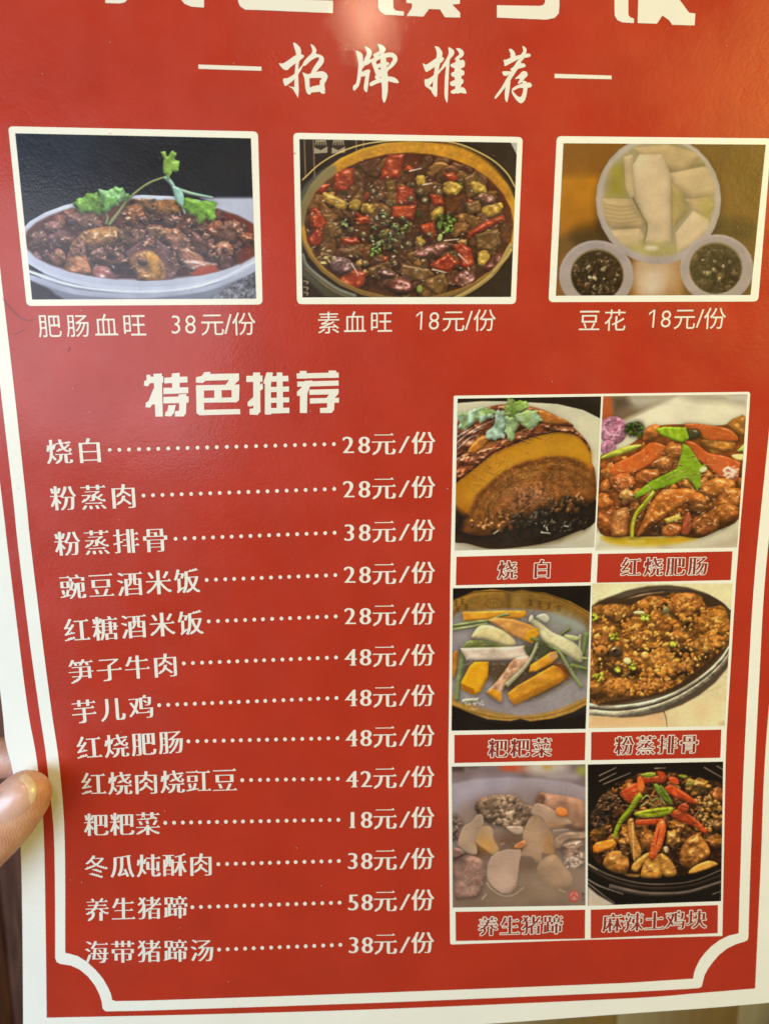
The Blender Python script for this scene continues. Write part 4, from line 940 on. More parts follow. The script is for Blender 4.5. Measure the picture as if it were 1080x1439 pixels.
p.fill([(150,590),(420,570),(700,560),(880,620),(880,700),(600,840),(420,780),(300,700),(140,720)], (84,56,34), soft=10, smooth=True, alpha=.85); p.fill([(560,460),(700,430),(860,520),(840,560),(600,560)], (74,76,44), soft=8, alpha=.9); p.fill([(860,560),(1010,540),(1010,680),(900,650)], (96,104,64), soft=10, alpha=.7)
O = (216,130,26)
p.blob([(120,225),(400,215),(570,215),(575,250),(540,270),(350,275),(130,290)], (206,130,36), 14, .15, .5, .4, .68, smooth=False)
for q, w, c in (([(50,325),(200,300),(310,285),(400,250),(455,240)], 24, (116,130,78)), ([(50,350),(180,330),(300,305)], 18, (140,150,96)), ([(880,340),(800,400),(760,450)], 24, (100,112,64)), ([(1000,370),(985,450),(970,540)], 44, (112,130,76)), ([(950,385),(945,520)], 16, (196,196,150))):
    p.line(q, w, c, w*.8, gloss=.15, shadow=.4)
p.blob([(585,290),(640,280),(760,370),(880,420),(960,500),(960,580),(880,540),(780,480),(690,420),(640,340)], (214,204,162), 26, .1, .6, .4, .72); p.blob([(640,260),(700,236),(735,270),(710,300)], (206,206,180), 12, .1, .5, .3, .7); p.blob([(590,270),(610,245),(625,275),(600,295)], (220,214,186), 9, .1)
p.blob([(840,385),(940,400),(930,430),(870,420)], (180,184,130), 12, .1)
p.blob([(190,390),(240,325),(310,318),(400,350),(470,400),(498,455),(440,470),(370,450),(280,420),(200,410)], (222,204,150), 26, .1, .5, .45, .72)
p.blob([(305,285),(350,262),(480,275),(600,315),(655,345),(660,385),(615,445),(570,435),(480,395),(380,330)], (206,136,72), 20, .12, .6, .5, .7, smooth=False); p.blob([(575,355),(650,340),(662,385),(612,448),(560,420)], (214,142,24), 14, .1, .5, .1, .7, smooth=False)
p.blob([(120,480),(160,430),(260,425),(400,460),(440,478),(300,485),(130,500)], (108,118,62), 14, .15, .8, .4)
p.line([(130,500),(110,620),(90,760),(85,850)], 44, (118,130,84), 36, gloss=.15, shadow=.4, tex=.5)
p.blob([(55,520),(90,510),(80,640),(55,690)], (186,110,40), 14, .1)
p.blob([(110,725),(170,610),(205,575),(310,575),(300,690),(250,790),(210,810),(120,770)], (222,146,18), 22, .12, .5, .5, .7, smooth=False); p.fill([(110,725),(205,770),(210,815),(120,775)], (176,98,14), soft=2)
p.blob([(105,480),(480,470),(560,462),(560,500),(580,540),(520,560),(350,565),(150,565),(140,545)], (214,190,176), 20, .15, .6, .5, .72, smooth=False)
p.blob([(480,560),(575,530),(590,570),(540,640),(440,730),(400,790),(400,860),(340,840),(290,790),(340,740),(420,640)], (206,140,110), 20, .3, 1.2, .5, .7, col2=(220,166,140)); p.blob([(290,790),(340,765),(400,800),(390,862)], (218,136,28), 12, .1, .5, .2, .7, smooth=False)
p.line([(655,430),(630,500),(580,590),(520,660),(430,745)], 20, (170,164,130), 34, gloss=.2, shadow=.4); p.line([(600,410),(660,430)], 22, (100,116,60), 26); p.line([(560,470),(600,520)], 22, (70,84,40), 16)
p.blob([(600,600),(740,510),(790,500),(795,545),(750,590),(640,645),(590,650)], (220,138,36), 14, .12, .6, .5, .7, smooth=False); p.fill([(735,520),(790,500),(795,545),(745,570)], (224,160,110), soft=2)
p.blob([(440,800),(500,750),(640,670),(760,600),(820,620),(860,680),(800,730),(700,780),(600,830),(490,880),(450,840)], (218,140,38), 16, .1, .6, .6, .7, smooth=False); p.fill([(440,805),(490,835),(700,740),(865,660),(860,690),(690,790),(490,882)], (180,104,22), soft=3, alpha=.8); p.fill([(770,590),(830,590),(870,660),(850,690)], (140,60,22), soft=6, alpha=.9)
p.line([(740,470),(800,500),(860,600),(910,680),(965,755)], 18, (140,152,100), 26, gloss=.15, shadow=.4); p.line([(880,600),(1005,630)], 30, (110,130,74), 22, shadow=.4); p.line([(680,420),(760,480)], 14, (96,112,56)); p.line([(960,550),(1005,555)], 20, (150,160,100))
p.line([(120,855),(170,850),(240,850)], 26, (176,176,150), 34, tex=1.5, gloss=.4); p.sparks(30, (200,865,80,24), (4,12)); p.wrinkle(200, (540,560,440,300), (8,26), (60,40,20), (250,236,214), .14, .32)
p.sparks(60, (560,560,420,300), (3,8)); p.sparks(10, (190,905,40,10), (6,12), (240,190,150))
p.fill([(50,850),(200,920),(460,955),(540,965),(640,955),(820,915),(1010,820),(1010,870),(900,930),(760,975),(600,995),(530,975),(460,993),(300,980),(150,925),(50,880)], (190,136,58), (196,144,70), soft=1.5, noise=.1)
p.line([(55,885),(200,935),(400,975),(530,970)], 4, (90,50,20), shadow=0); p.line([(530,972),(640,970),(820,930),(1005,850)], 4, (110,64,24), shadow=0)
p.build('dish_photo', grid, 3, 'printed photo of stewed carrot and radish in a brown bowl', gain=(1.0, .96, .85), blur=2)

# ================================================================== photo: steamed spare ribs with ground rice
p = Pic([(831.5,820),(1028,819.6),(1017,1020),(826.5,1023)], 815, 815, 4.8, seed=14, light=(-0.1, -0.7, 0.7))
p.fill([(40,10),(1040,10),(1040,1010),(40,1010)], (230,224,200), (228,214,190), noise=.03)
p.fill([(60,900),(560,860),(580,1000),(50,1000)], (222,180,152), (226,188,156), soft=10); p.fill((760,900,120,60), (230,204,180), soft=30); p.line([(555,870),(575,930),(582,990)], 7, (80,54,44), 4, shadow=0); p.line([(560,870),(700,820),(980,700)], 5, (190,176,160), shadow=0)
p.fill([(930,970),(1000,940),(990,985)], (176,164,140), soft=6)
p.fill((430,480,640,428,-16), (84,70,62), soft=2)
p.fill([(50,850),(200,890),(420,900),(560,870),(560,850),(300,860)], (120,104,100), soft=6)
B1 = [(40,830),(250,845),(460,815),(640,750),(820,640),(940,530),(1010,430)]
p.line([(x-2, y+45) for x, y in B1], 70, (206,196,188), 30, shadow=.1, tex=1.5); p.line([(x, y+26) for x, y in B1], 26, (80,70,70), 10, shadow=0, tex=1); p.line([(x, y+10) for x, y in B1], 20, (206,204,200), 14, shadow=0, tex=1.5); p.line([(x, y-8) for x, y in B1], 20, (84,68,60), 14, shadow=0)
p.line([(x, y+2) for x, y in B1], 8, (236,236,232), 8, shadow=0)
T_ = [(60,215),(230,140),(400,85),(560,62),(720,68),(860,105),(960,160),(1020,220)]
p.line([(x, y) for x, y in T_], 16, (66,52,46), 20, shadow=.2, tex=1); p.line([(x+3, y+22) for x, y in T_[:4]], 24, (150,120,104), 16, shadow=.1, tex=1.2); p.line([(880,100),(960,150),(1012,200)], 6, (240,236,226), shadow=0)
food = [(60,230),(200,165),(330,170),(460,110),(560,110),(640,85),(800,100),(850,180),(960,175),(1010,300),(985,430),(880,530),(760,630),(600,730),(420,780),(200,812),(60,790)]
p.fill([(60,200),(400,110),(620,80),(900,120),(1012,260),(960,480),(700,720),(400,800),(60,810)], (62,40,28), soft=4, smooth=True)
p.setmask(food, 3, True)
p.fill(food, (150,90,40), smooth=True, noise=.5)
oc = [(184,116,54),(196,128,62),(172,102,46),(160,92,40),(208,146,80),(150,84,38)]
for sh, c in (((240,220,110,70,0),(186,116,58)), ((480,170,110,64,-10),(184,108,54)), ((710,180,120,100,0),(180,104,56)), ((900,300,110,110,0),(192,118,50)), ((530,310,90,110,0),(176,104,50)), ((420,420,120,70,20),(150,88,44)), ((850,450,120,80,-20),(178,112,54)),
              ((560,560,110,110,0),(184,118,58)), ((150,440,90,70,0),(150,88,46)), ((300,600,120,60,0),(140,80,40)), ((260,740,130,80,0),(184,110,58)), ((480,720,110,60,0),(176,104,56)), ((110,740,70,70),(140,84,38)), ((680,380,80,60),(168,98,54)), ((720,590,90,50,-25),(140,88,54)), ((680,470,80,50),(120,74,40))):
    p.blob(sh, c, 60, .1, 2.2, .5, .58, 12, wob=.05, col2=tuple(v*.75 for v in c))
p.scatter(420, (520,450,500,370), (10,24), oc, gloss=.10, tex=.5, shadow=.16, bevk=.9, lob=.22, amb=.6)
for sh in ((720,310,36,46,0),(180,560,60,44,30),(840,540,120,24,-25),(570,200,34,26),(320,640,50,20),(660,650,60,30,-20),(700,460,40,24),(250,500,30,40),(120,560,30,30)): p.shade(sh, .55, 9)
p.scatter(110, (520,450,480,350), (6,12), [(206,146,84),(190,126,66),(222,170,108)], gloss=.12, tex=.4, shadow=.2, amb=.6)
for x, y, s in ((230,390,34),(90,250,22),(120,650,34),(435,255,26),(350,580,22),(250,600,16),(620,430,14)): p.scatter(9, (x,y,s,s), (8,15), [(166,176,50),(140,160,40),(186,190,70)], gloss=.3, tex=.6, shadow=.3)
p.blob((235,480,46,40), (76,54,40), 30, .7, .5, .6, .5, 20); p.fill((236,482,20,18), (36,24,18), soft=2); p.blob((140,475,40,36), (166,98,52), 26, .3, .8, .4); p.fill((145,482,12,12), (80,40,20), soft=2)
p.blob((315,545,26,22,20), (216,208,160), 12, .3, .4, .4, .7); p.blob((435,508,26,26), (206,140,80), 16, .3, .6, .4); p.blob((575,205,24,26), (104,104,74), 14, .5, .6, .4); p.blob((395,220,40,12), (190,186,130), 8, .3)
p.wrinkle(260, (520,450,470,350), (6,16), (70,30,10), (250,210,150), .4, .35)
p.sparks(50, (520,450,470,350), (2,6), (250,224,176), .7)
p.setmask()
p.build('dish_photo', grid, 3, 'printed photo of steamed ribs coated in ground rice in a steel dish', gain=(1.12, 1.05, .84))

# ================================================================== photo: pork trotter soup
p = Pic([(634.3,1077),(821.8,1073.7),(821.8,1272),(635.7,1275)], 625, 1065, 5.143, seed=16, light=(0.0, -0.8, 0.6))
p.fill([(30,30),(1040,30),(1040,1100),(30,1100)], (128,112,116), (130,108,92))
p.fill([(40,60),(140,60),(130,95),(50,95)], (70,54,46), soft=5); p.fill((480,70,90,26), (196,70,52), soft=6); p.fill((570,80,50,20), (190,120,100), soft=8); p.fill((740,70,150,60), (190,184,170), soft=10); p.fill((735,65,30,14), (190,156,70), soft=6); p.fill((990,90,40,36), (146,160,70), soft=8); p.fill((850,130,110,28), (176,168,172), soft=10); p.fill((200,65,40,10), (80,84,60), soft=5)
p.fill([(40,190),(200,155),(450,140),(700,148),(900,175),(1020,215),(1020,1090),(40,1090)], (170,164,178), (140,122,110), soft=3, smooth=False)
p.fill([(50,330),(200,240),(400,225),(700,240),(900,270),(1010,330),(1010,1080),(50,1080)], (150,134,132), (128,108,90), soft=26)
p.fill([(50,220),(260,160),(500,152),(400,220),(220,260),(100,340),(50,380)], (168,166,182), soft=20)
p.setmask()
mt = (142,110,92)
p.blob([(660,330),(680,250),(760,260),(900,280),(1010,330),(1010,520),(860,500),(800,420)], (150,112,92), 50, .05, .7, .3, .72); p.blob([(660,330),(690,250),(720,280),(700,330)], (120,80,66), 14, .1)
p.blob([(215,370),(240,300),(330,270),(500,270),(560,330),(640,350),(645,430),(590,480),(480,500),(330,480),(270,440)], (144,118,94), 40, .10, 2.2, .3, .66, col2=(120,96,80))
p.fill((440,410,120,70), (92,72,58), soft=20, alpha=.6, noise=.8)
p.scatter(60, (440,390,160,105), (10,26), [(146,124,104),(130,108,90),(112,92,76),(154,132,110)], gloss=.10, tex=.9, shadow=.16, lob=.28, amb=.62)
p.scatter(14, (70,500,40,110), (12,26), [(104,84,76),(124,104,94)], gloss=.2, tex=1.2)
p.fill((480,600,120,60), (86,52,38), soft=14, alpha=.8); p.fill((240,660,100,60), (92,62,46), soft=12)
p.blob([(90,610),(130,500),(190,460),(230,410),(275,420),(270,520),(225,600),(230,690),(170,690),(110,650)], (160,138,118), 9, .04, .1, .3, .86)
p.blob([(220,600),(260,510),(310,490),(345,520),(350,590),(390,660),(350,700),(290,660)], (168,140,104), 9, .05, .1, .3, .86); p.fill((300,625,60,34,35), (206,142,60), soft=14, alpha=.9)
p.blob([(440,500),(500,490),(560,500),(560,545),(500,550)], (164,142,124), 14, .1, .6, .4, .75)
p.blob([(560,560),(600,450),(650,410),(700,450),(760,530),(790,620),(780,700),(700,690),(700,750),(660,765),(620,720),(540,710),(570,640)], (158,130,106), 12, .05, .2, .3, .84); p.fill((750,620,26,70,-5), (176,124,64), soft=12, alpha=.9)
p.blob([(620,400),(650,330),(720,340),(820,400),(915,465),(880,480),(780,500),(740,500),(690,430)], (166,140,120), 10, .05, .15, .25, .85); p.fill((800,480,60,14,5), (176,110,60), soft=8, alpha=.7)
p.blob((840,392,46,36,20), (216,116,60), 20, .15, .5, .3, .72)
p.blob([(495,645),(530,610),(575,595),(580,630),(540,660)], (206,120,70), 12, .2, 1, .4)
p.fill((590,790,70,50), (92,66,46), soft=14, alpha=.8)
p.blob([(300,830),(306,770),(330,715),(375,680),(450,658),(545,662),(550,700),(536,750),(526,850),(512,930),(470,978),(410,980),(345,935),(308,885)], (172,148,132), 10, .03, .08, .35, .9, smooth=False)
p.blob([(60,720),(150,700),(240,720),(290,770),(290,880),(240,1000),(150,1020),(70,1000)], (126,104,92), 40, .12, 1.1, .3, .72, col2=(134,98,90)); p.blob([(55,650),(120,660),(140,700),(60,730)], (130,100,96), 20, .1)
p.blob([(660,800),(720,720),(800,700),(860,780),(920,860),(900,940),(800,950),(700,900)], (150,124,100), 60, .04, .4, .15, .82)
p.blob([(840,640),(900,600),(1000,610),(1010,760),(940,780),(860,730)], (142,118,104), 26, .35, 1.8, .4, .7); p.blob([(790,590),(860,540),(1010,540),(1010,590),(880,600),(830,660),(790,650)], (150,126,106), 20, .1, .7, .3, .72)
p.fill([(560,900),(820,960),(860,1090),(60,1090),(60,1040),(250,1030),(420,1000)], (132,112,90), (122,102,84), soft=12, alpha=.8)
p.wrinkle(170, (520,640,470,360), (8,24), (66,44,34), (214,190,170), .22, .26)
for q in ([(265,1020),(300,980)], [(300,900),(340,950),(420,995),(500,985),(565,935)], [(780,525),(890,515)], [(820,950),(870,970)], [(880,720),(930,800)], [(400,625),(430,615)]): p.line(q, 6, (206,190,176), 3, shadow=0)
for q in ((560,820,420,90,0),(250,520,200,60,30),(640,560,260,70,-20),(820,900,200,80,0)): p.fill(q, (166,142,122), soft=26, alpha=.30)
p.sparks(24, (400,420,200,110), (3,7), alpha=.5)
p.shade((560,930,300,90), 1.06, 40)
for q in ((620,860,90,30,10),(480,1020,160,24,-4),(760,1000,120,30,0)): p.fill(q, (156,134,112), soft=16, alpha=.5); p.sparks(30, (930,740,80,60), (4,12)); p.sparks(30, (200,880,70,120), (3,8), alpha=.4)
t = np.linspace(0, math.tau, 22); p.fill((930,998,34,40), (206,170,160), alpha=.7); p.line([(930+34*math.cos(v), 998+38*math.sin(v)) for v in t], 7, (178,36,44), shadow=0)
for q in ([(930,970),(905,1010)], [(930,970),(955,1010)], [(912,1015),(930,990),(948,1015)], [(915,1025),(945,1025)]): p.line(q, 6, (178,36,44), shadow=0)
for q in ([(985,980),(1005,985)], [(995,970),(990,1010)], [(985,1025),(1010,1022)]): p.line(q, 5, (60,44,40), shadow=0)
p.build('dish_photo', grid, 3, 'printed photo of pale pork trotter soup with radish', gain=(1.10, 1.00, .90), blur=3)

# ================================================================== photo: spicy chicken in a black pot
p = Pic([(825,1074),(1015,1070),(1012,1266),(825,1272.6)], 815, 1060, 5.023, seed=18, light=(0.0, -0.75, 0.65))
p.fill([(40,40),(1020,40),(1020,1090),(40,1090)], (22,14,10), (18,12,8))
p.fill([(50,930),(120,990),(240,1060),(50,1075)], (206,204,196), soft=2)
for k, q in enumerate(([(130,150),(250,92)], [(130,190),(250,130)], [(160,210),(350,130)], [(870,90),(1000,165)], [(960,80),(1005,108)], [(520,98),(600,94)])): p.line(q, 5, (176,164,150), 3, shadow=0)
for q, w, c in (([(50,775),(200,850),(400,905),(600,915),(800,890),(1000,810)], 12, (92,82,74)), ([(50,800),(200,880),(400,935),(600,945),(800,920),(1000,850)], 26, (46,36,30)), ([(200,930),(400,975),(560,985),(760,970),(990,900)], 34, (88,80,76)), ([(50,880),(140,930),(300,985)], 8, (150,144,140)), ([(50,770),(120,815)], 7, (196,190,180)), ([(50,905),(150,985),(240,1050)], 8, (120,116,112)), ([(930,985),(990,965)], 4, (170,160,150))):
    p.line(q, w, c, w*.6, shadow=0, tex=.5)
pot = [(60,560),(80,420),(160,280),(300,180),(500,120),(700,140),(900,180),(1005,250),(1005,700),(930,790),(760,845),(560,872),(350,860),(180,810),(70,700)]
p.setmask(pot, 3, True)
p.fill(pot, (70,36,20), (54,26,14), smooth=True, noise=.5)
p.scatter(150, (530,470,470,360), (22,48), [(124,70,34),(104,58,30),(146,86,42),(90,48,26)], gloss=.3, tex=1.4, shadow=.5, lob=.26)
for x in range(2): p.fill((600,720+x*40,220,60), (44,20,12), soft=30, alpha=.6)
ch = [(190,124,56),(176,106,46),(160,92,40)]
for sh, c in (((190,330,80,60,0),(128,88,60)), ((120,450,80,70,0),(96,66,48)), ((260,400,50,60),(120,66,36)), ((140,545,80,44,-30),(140,86,36)), ((830,230,90,60,0),(160,112,48)), ((960,290,60,60),(160,84,42)), ((900,380,90,60),(150,104,50)), ((940,500,70,60),(132,84,38)), ((950,610,60,50),(140,84,36)),
              ((420,560,80,90,0),(160,92,36)), ((480,620,90,70,20),(166,98,42)), ((350,590,70,110,0),(150,92,40)), ((700,520,80,60,20),(150,88,36)), ((655,590,50,70,20),(180,124,62)), ((330,260,60,60),(170,90,40)), ((320,620,50,40),(176,110,50))):
    p.blob(sh, c, 40, .4, 2.1, .65, .5, 12, wob=.08, lobes=4, col2=tuple(v*.7 for v in c))
p.scatter(60, (190,340,90,60), (8,16), [(150,112,80),(110,74,50),(80,50,34)], gloss=.3, tex=1); p.scatter(50, (120,450,80,60), (8,16), [(70,46,34),(96,66,48),(50,32,24)], gloss=.3, tex=1)
p.scatter(40, (890,420,100,150), (10,22), [(176,128,64),(150,100,44),(196,150,84)], gloss=.35, tex=1)
p.blob([(85,650),(110,620),(230,595),(255,630),(240,655),(120,695),(90,690)], (206,112,34), 18, .35, .8, .6, .6, smooth=False)
p.blob([(330,480),(370,455),(385,560),(430,690),(380,750),(350,640)], (176,120,60), 16, .5, .8, .6); p.line([(365,480),(370,600),(378,750)], 9, (226,190,130), 5, shadow=0)
p.blob([(160,760),(190,700),(240,680),(310,690),(340,760),(320,835),(230,830),(170,790)], (190,128,62), 36, .4, 1.5, .7, .55, col2=(160,98,44)); p.blob([(280,640),(320,650),(330,720),(290,700)], (90,54,32), 14, .3)
p.blob([(360,810),(370,770),(440,710),(490,690),(490,730),(430,790),(395,830)], (198,142,68), 18, .35, .8, .6)
p.blob([(430,870),(450,760),(500,720),(560,700),(600,730),(590,800),(560,870)], (206,148,70), 34, .35, 1.4, .7, .6, col2=(184,118,50)); p.blob([(560,700),(620,730),(670,800),(670,850),(600,862),(570,810)], (200,140,66), 26, .35, 1.2, .6, .6)
p.blob([(695,740),(710,660),(760,590),(820,560),(860,590),(905,660),(905,720),(850,760),(800,800),(720,790)], (176,110,50), 44, .5, 1.9, .7, .5, 10, col2=(146,86,38))
p.blob([(760,835),(800,790),(900,750),(965,770),(960,795),(850,825),(800,845)], (206,150,72), 14, .2, .7, .6, .62); p.fill([(310,845),(420,850),(400,868),(330,862)], (196,156,84), soft=3)
rd = (190,56,30)
for q in ([(400,190),(420,160),(530,150),(600,150),(585,200),(480,200),(440,215)], [(300,250),(400,200),(440,270),(380,330),(330,340),(290,290)], [(530,110),(580,120),(600,160),(560,170)], [(590,240),(640,215),(720,260),(780,300),(830,345),(770,345),(680,310),(620,275)],
          [(650,400),(700,385),(760,420),(840,480),(890,540),(870,560),(800,510),(700,470),(640,440)], [(620,160),(680,165),(690,210),(640,205)], [(680,380),(730,340),(765,370),(740,410)], [(390,465),(480,455),(590,455),(560,490),(440,500),(395,495)]):
    p.blob(q, rd, 14, .35, .8, .55, .6, col2=(158,40,24))
p.blob([(400,170),(430,160),(450,230),(430,270),(405,260)], (206,84,40), 12, .2, .5, .3, .65)
p.blob([(545,480),(590,470),(600,530),(580,620),(550,690),(520,740),(485,735),(495,640),(520,560)], (196,62,34), 20, .5, 1.0, .65, .6, col2=(206,88,50)); p.line([(555,520),(530,640)], 12, (150,34,24), 8, shadow=0)
G_ = (126,168,28)
p.line([(430,285),(400,310),(350,390),(290,460),(255,530),(240,590)], 46, (112,158,26), 26, gloss=.25, shadow=.5, amb=.62)
p.blob([(378,415),(460,390),(560,375),(640,370),(655,395),(600,430),(500,445),(410,440)], (128,172,30), 18, .3, .7, .6, .62); p.fill([(430,410),(520,395),(620,390),(560,408),(500,418)], (92,120,20), soft=2)
p.blob([(515,215),(540,210),(590,260),(640,350),(600,330),(540,270)], (86,140,40), 10, .3, .8, .5); p.blob([(560,215),(600,250),(650,350),(620,320),(570,260)], (70,120,36), 8, .3, .8, .4)
for q in ([(430,320),(470,290),(500,330),(480,360)], [(500,330),(540,310),(570,340),(520,370)], [(420,370),(470,340),(520,365)], [(560,300),(600,360)]): p.line(q, 12, (120,130,70), 8, gloss=.5, shadow=.4)
p.blob([(425,140),(480,125),(530,135),(510,160),(440,158)], (104,140,40), 10, .2); p.blob([(685,150),(720,138),(755,155),(730,170)], (110,140,44), 10, .2); p.blob([(760,170),(800,185),(790,220),(740,215)], (140,130,60), 14, .3)
p.blob([(585,660),(610,650),(625,680),(600,695)], (206,180,140), 8, .5); p.line([(800,440),(830,400),(840,370)], 6, (200,150,90), 3, shadow=.1)
p.fill([(610,620),(690,660),(700,790),(690,840),(660,760),(620,700)], (38,18,12), soft=6, alpha=.8)
p.wrinkle(300, (530,520,450,320), (10,30), (40,16,6), (250,200,150), .4, .5)
p.sparks(180, (530,480,470,360), (2,7), (255,228,190), .8)
p.setmask()
p.build('dish_photo', grid, 3, 'printed photo of spicy chicken pieces in a black pot', gain=(1.08, .95, .80), warm=.16)
# ------------------------------------------------------------------ surroundings
def wood_mat(name, c1, c2, scale=6, rough=0.45):
    m = bpy.data.materials.new(name); m.use_nodes = True; nt = m.node_tree; b = nt.nodes['Principled BSDF']
    tc = nt.nodes.new('ShaderNodeTexCoord'); mp_ = nt.nodes.new('ShaderNodeMapping'); mp_.inputs['Scale'].default_value = (scale * 6, scale * .5, scale)
    t = nt.nodes.new('ShaderNodeTexNoise'); t.inputs['Scale'].default_value = 2.5; t.inputs['Detail'].default_value = 8; t.inputs['Distortion'].default_value = 1.2
    cr = nt.nodes.new('ShaderNodeValToRGB'); cr.color_ramp.elements[0].position = .35; cr.color_ramp.elements[1].position = .68
    cr.color_ramp.elements[0].color = tuple(s2l(c1)) + (1,); cr.color_ramp.elements[1].color = tuple(s2l(c2)) + (1,)
    nt.links.new(tc.outputs['Object'], mp_.inputs[0]); nt.links.new(mp_.outputs[0], t.inputs['Vector']); nt.links.new(t.outputs['Fac'], cr.inputs[0])
    nt.links.new(cr.outputs[0], b.inputs['Base Color']); b.inputs['Roughness'].default_value = rough
    return m
def box_bm(x0, x1, y0, y1, z0, z1, bev=0.003):
    bm = bmesh.new(); bmesh.ops.create_cube(bm, size=1)
    for v in bm.verts: v.co = ((x0+x1)/2 + v.co.x*(x1-x0), (y0+y1)/2 + v.co.y*(y1-y0), (z0+z1)/2 + v.co.z*(z1-z0))
    if bev: bmesh.ops.bevel(bm, geom=bm.edges[:], offset=bev, segments=2, affect='EDGES')
    return bm
def bm_obj(name, bm, mat, parent=None):
    me = bpy.data.meshes.new(name); bm.to_mesh(me); bm.free(); return finish(me, name, mat, parent)
ZT = -0.42
MW = wood_mat('brown_wood', (96, 58, 48), (150, 100, 78)); MT = wood_mat('tan_wood', (236, 200, 128), (248, 214, 140))
floor = bpy.data.meshes.new('floor'); floor.from_pydata([(-3, -3, -1.16), (3, -3, -1.16), (3, 3, -1.16), (-3, 3, -1.16)], [], [(0, 1, 2, 3)])
fm = bpy.data.materials.new('floor_tile'); fm.use_nodes = True; nt = fm.node_tree; bk = nt.nodes.new('ShaderNodeTexBrick')
bk.offset = 0; bk.inputs['Scale'].default_value = 1; bk.inputs['Brick Width'].default_value = .6; bk.inputs['Row Height'].default_value = .6; bk.inputs['Mortar Size'].default_value = .006
bk.inputs['Color1'].default_value = (.07, .045, .03, 1); bk.inputs['Color2'].default_value = (.085, .055, .036, 1); bk.inputs['Mortar'].default_value = (.02, .015, .012, 1)
tc = nt.nodes.new('ShaderNodeTexCoord'); nt.links.new(tc.outputs['Object'], bk.inputs['Vector']); nt.links.new(bk.outputs['Color'], nt.nodes['Principled BSDF'].inputs['Base Color'])
tag(finish(floor, 'floor', fm, None, False), None, kind='structure')
tbl = bpy.data.objects.new('table', None); COL.objects.link(tbl); tbl.location = (0, 0, -1.16)
tag(tbl, 'wooden restaurant table with brown and tan boards, out of focus beneath the menu', 'table')
LB = on_plane(7, 1330, ZT); RB = on_plane(1075, 1437, ZT)
xs = [-1.0, -0.86, -0.72, -0.58, -0.44, LB.x - 0.135, LB.x, LB.x + 0.012 + 0.10]
yb = on_plane(1065, 1439, ZT).y - 0.018
def board(x0, x1, y0, y1, m):
    o = bm_obj('board', box_bm(x0 + .0012, x1 - .0012, y0, y1, ZT - 0.03 + 1.16, ZT + 1.16, .0015), m, tbl)
for i, (a, b) in enumerate(zip(xs, xs[1:])): board(a, b, yb, 0.75, MW)
x = xs[-1]
while x < 1.05: board(x, x + 0.14, yb, 0.75, MT); x += 0.14
for sx in (-0.92, 0.98):
    for sy in (yb + .06, 0.68):
        bm_obj('leg', box_bm(sx-.03, sx+.03, sy-.03, sy+.03, 0, ZT - 0.03 + 1.16, .004), MW, tbl)

def lathe(name, prof, mat, parent, n=40):
    bm = bmesh.new(); rings = [[bm.verts.new((r * math.cos(k*math.tau/n), r * math.sin(k*math.tau/n), z)) for k in range(n)] for r, z in prof]
    for A, B in zip(rings, rings[1:]):
        for k in range(n): bm.faces.new((A[k], A[(k+1) % n], B[(k+1) % n], B[k]))
    bm.faces.new(rings[0][::-1]); bm.faces.new(rings[-1]); bmesh.ops.recalc_face_normals(bm, faces=bm.faces[:])
    return bm_obj(name, bm, mat, parent)
def glazed(name, c):
    m = bpy.data.materials.new(name); m.use_nodes = True; b = m.node_tree.nodes['Principled BSDF']
    t = m.node_tree.nodes.new('ShaderNodeTexNoise'); t.inputs['Scale'].default_value = 40
    cr = m.node_tree.nodes.new('ShaderNodeValToRGB'); cr.color_ramp.elements[0].color = tuple(v*.85 for v in c) + (1,); cr.color_ramp.elements[1].color = c + (1,)
    m.node_tree.links.new(t.outputs['Fac'], cr.inputs[0]); m.node_tree.links.new(cr.outputs[0], b.inputs['Base Color']); b.inputs['Roughness'].default_value = .2
    return m
dq = on_plane(1098, 1462, ZT)
dish = lathe('sauce_dish', [(.016, 0), (.018, .001), (.034, .010), (.042, .022), (.040, .0225), (.032, .012), (.015, .004), (.002, .0035)], glazed('dark_glaze', (.02, .014, .01)), None)
dish.location = (dq.x, dq.y, ZT + .0005)
tag(dish, 'small dark sauce dish on the tan boards at the bottom right corner', 'dish')
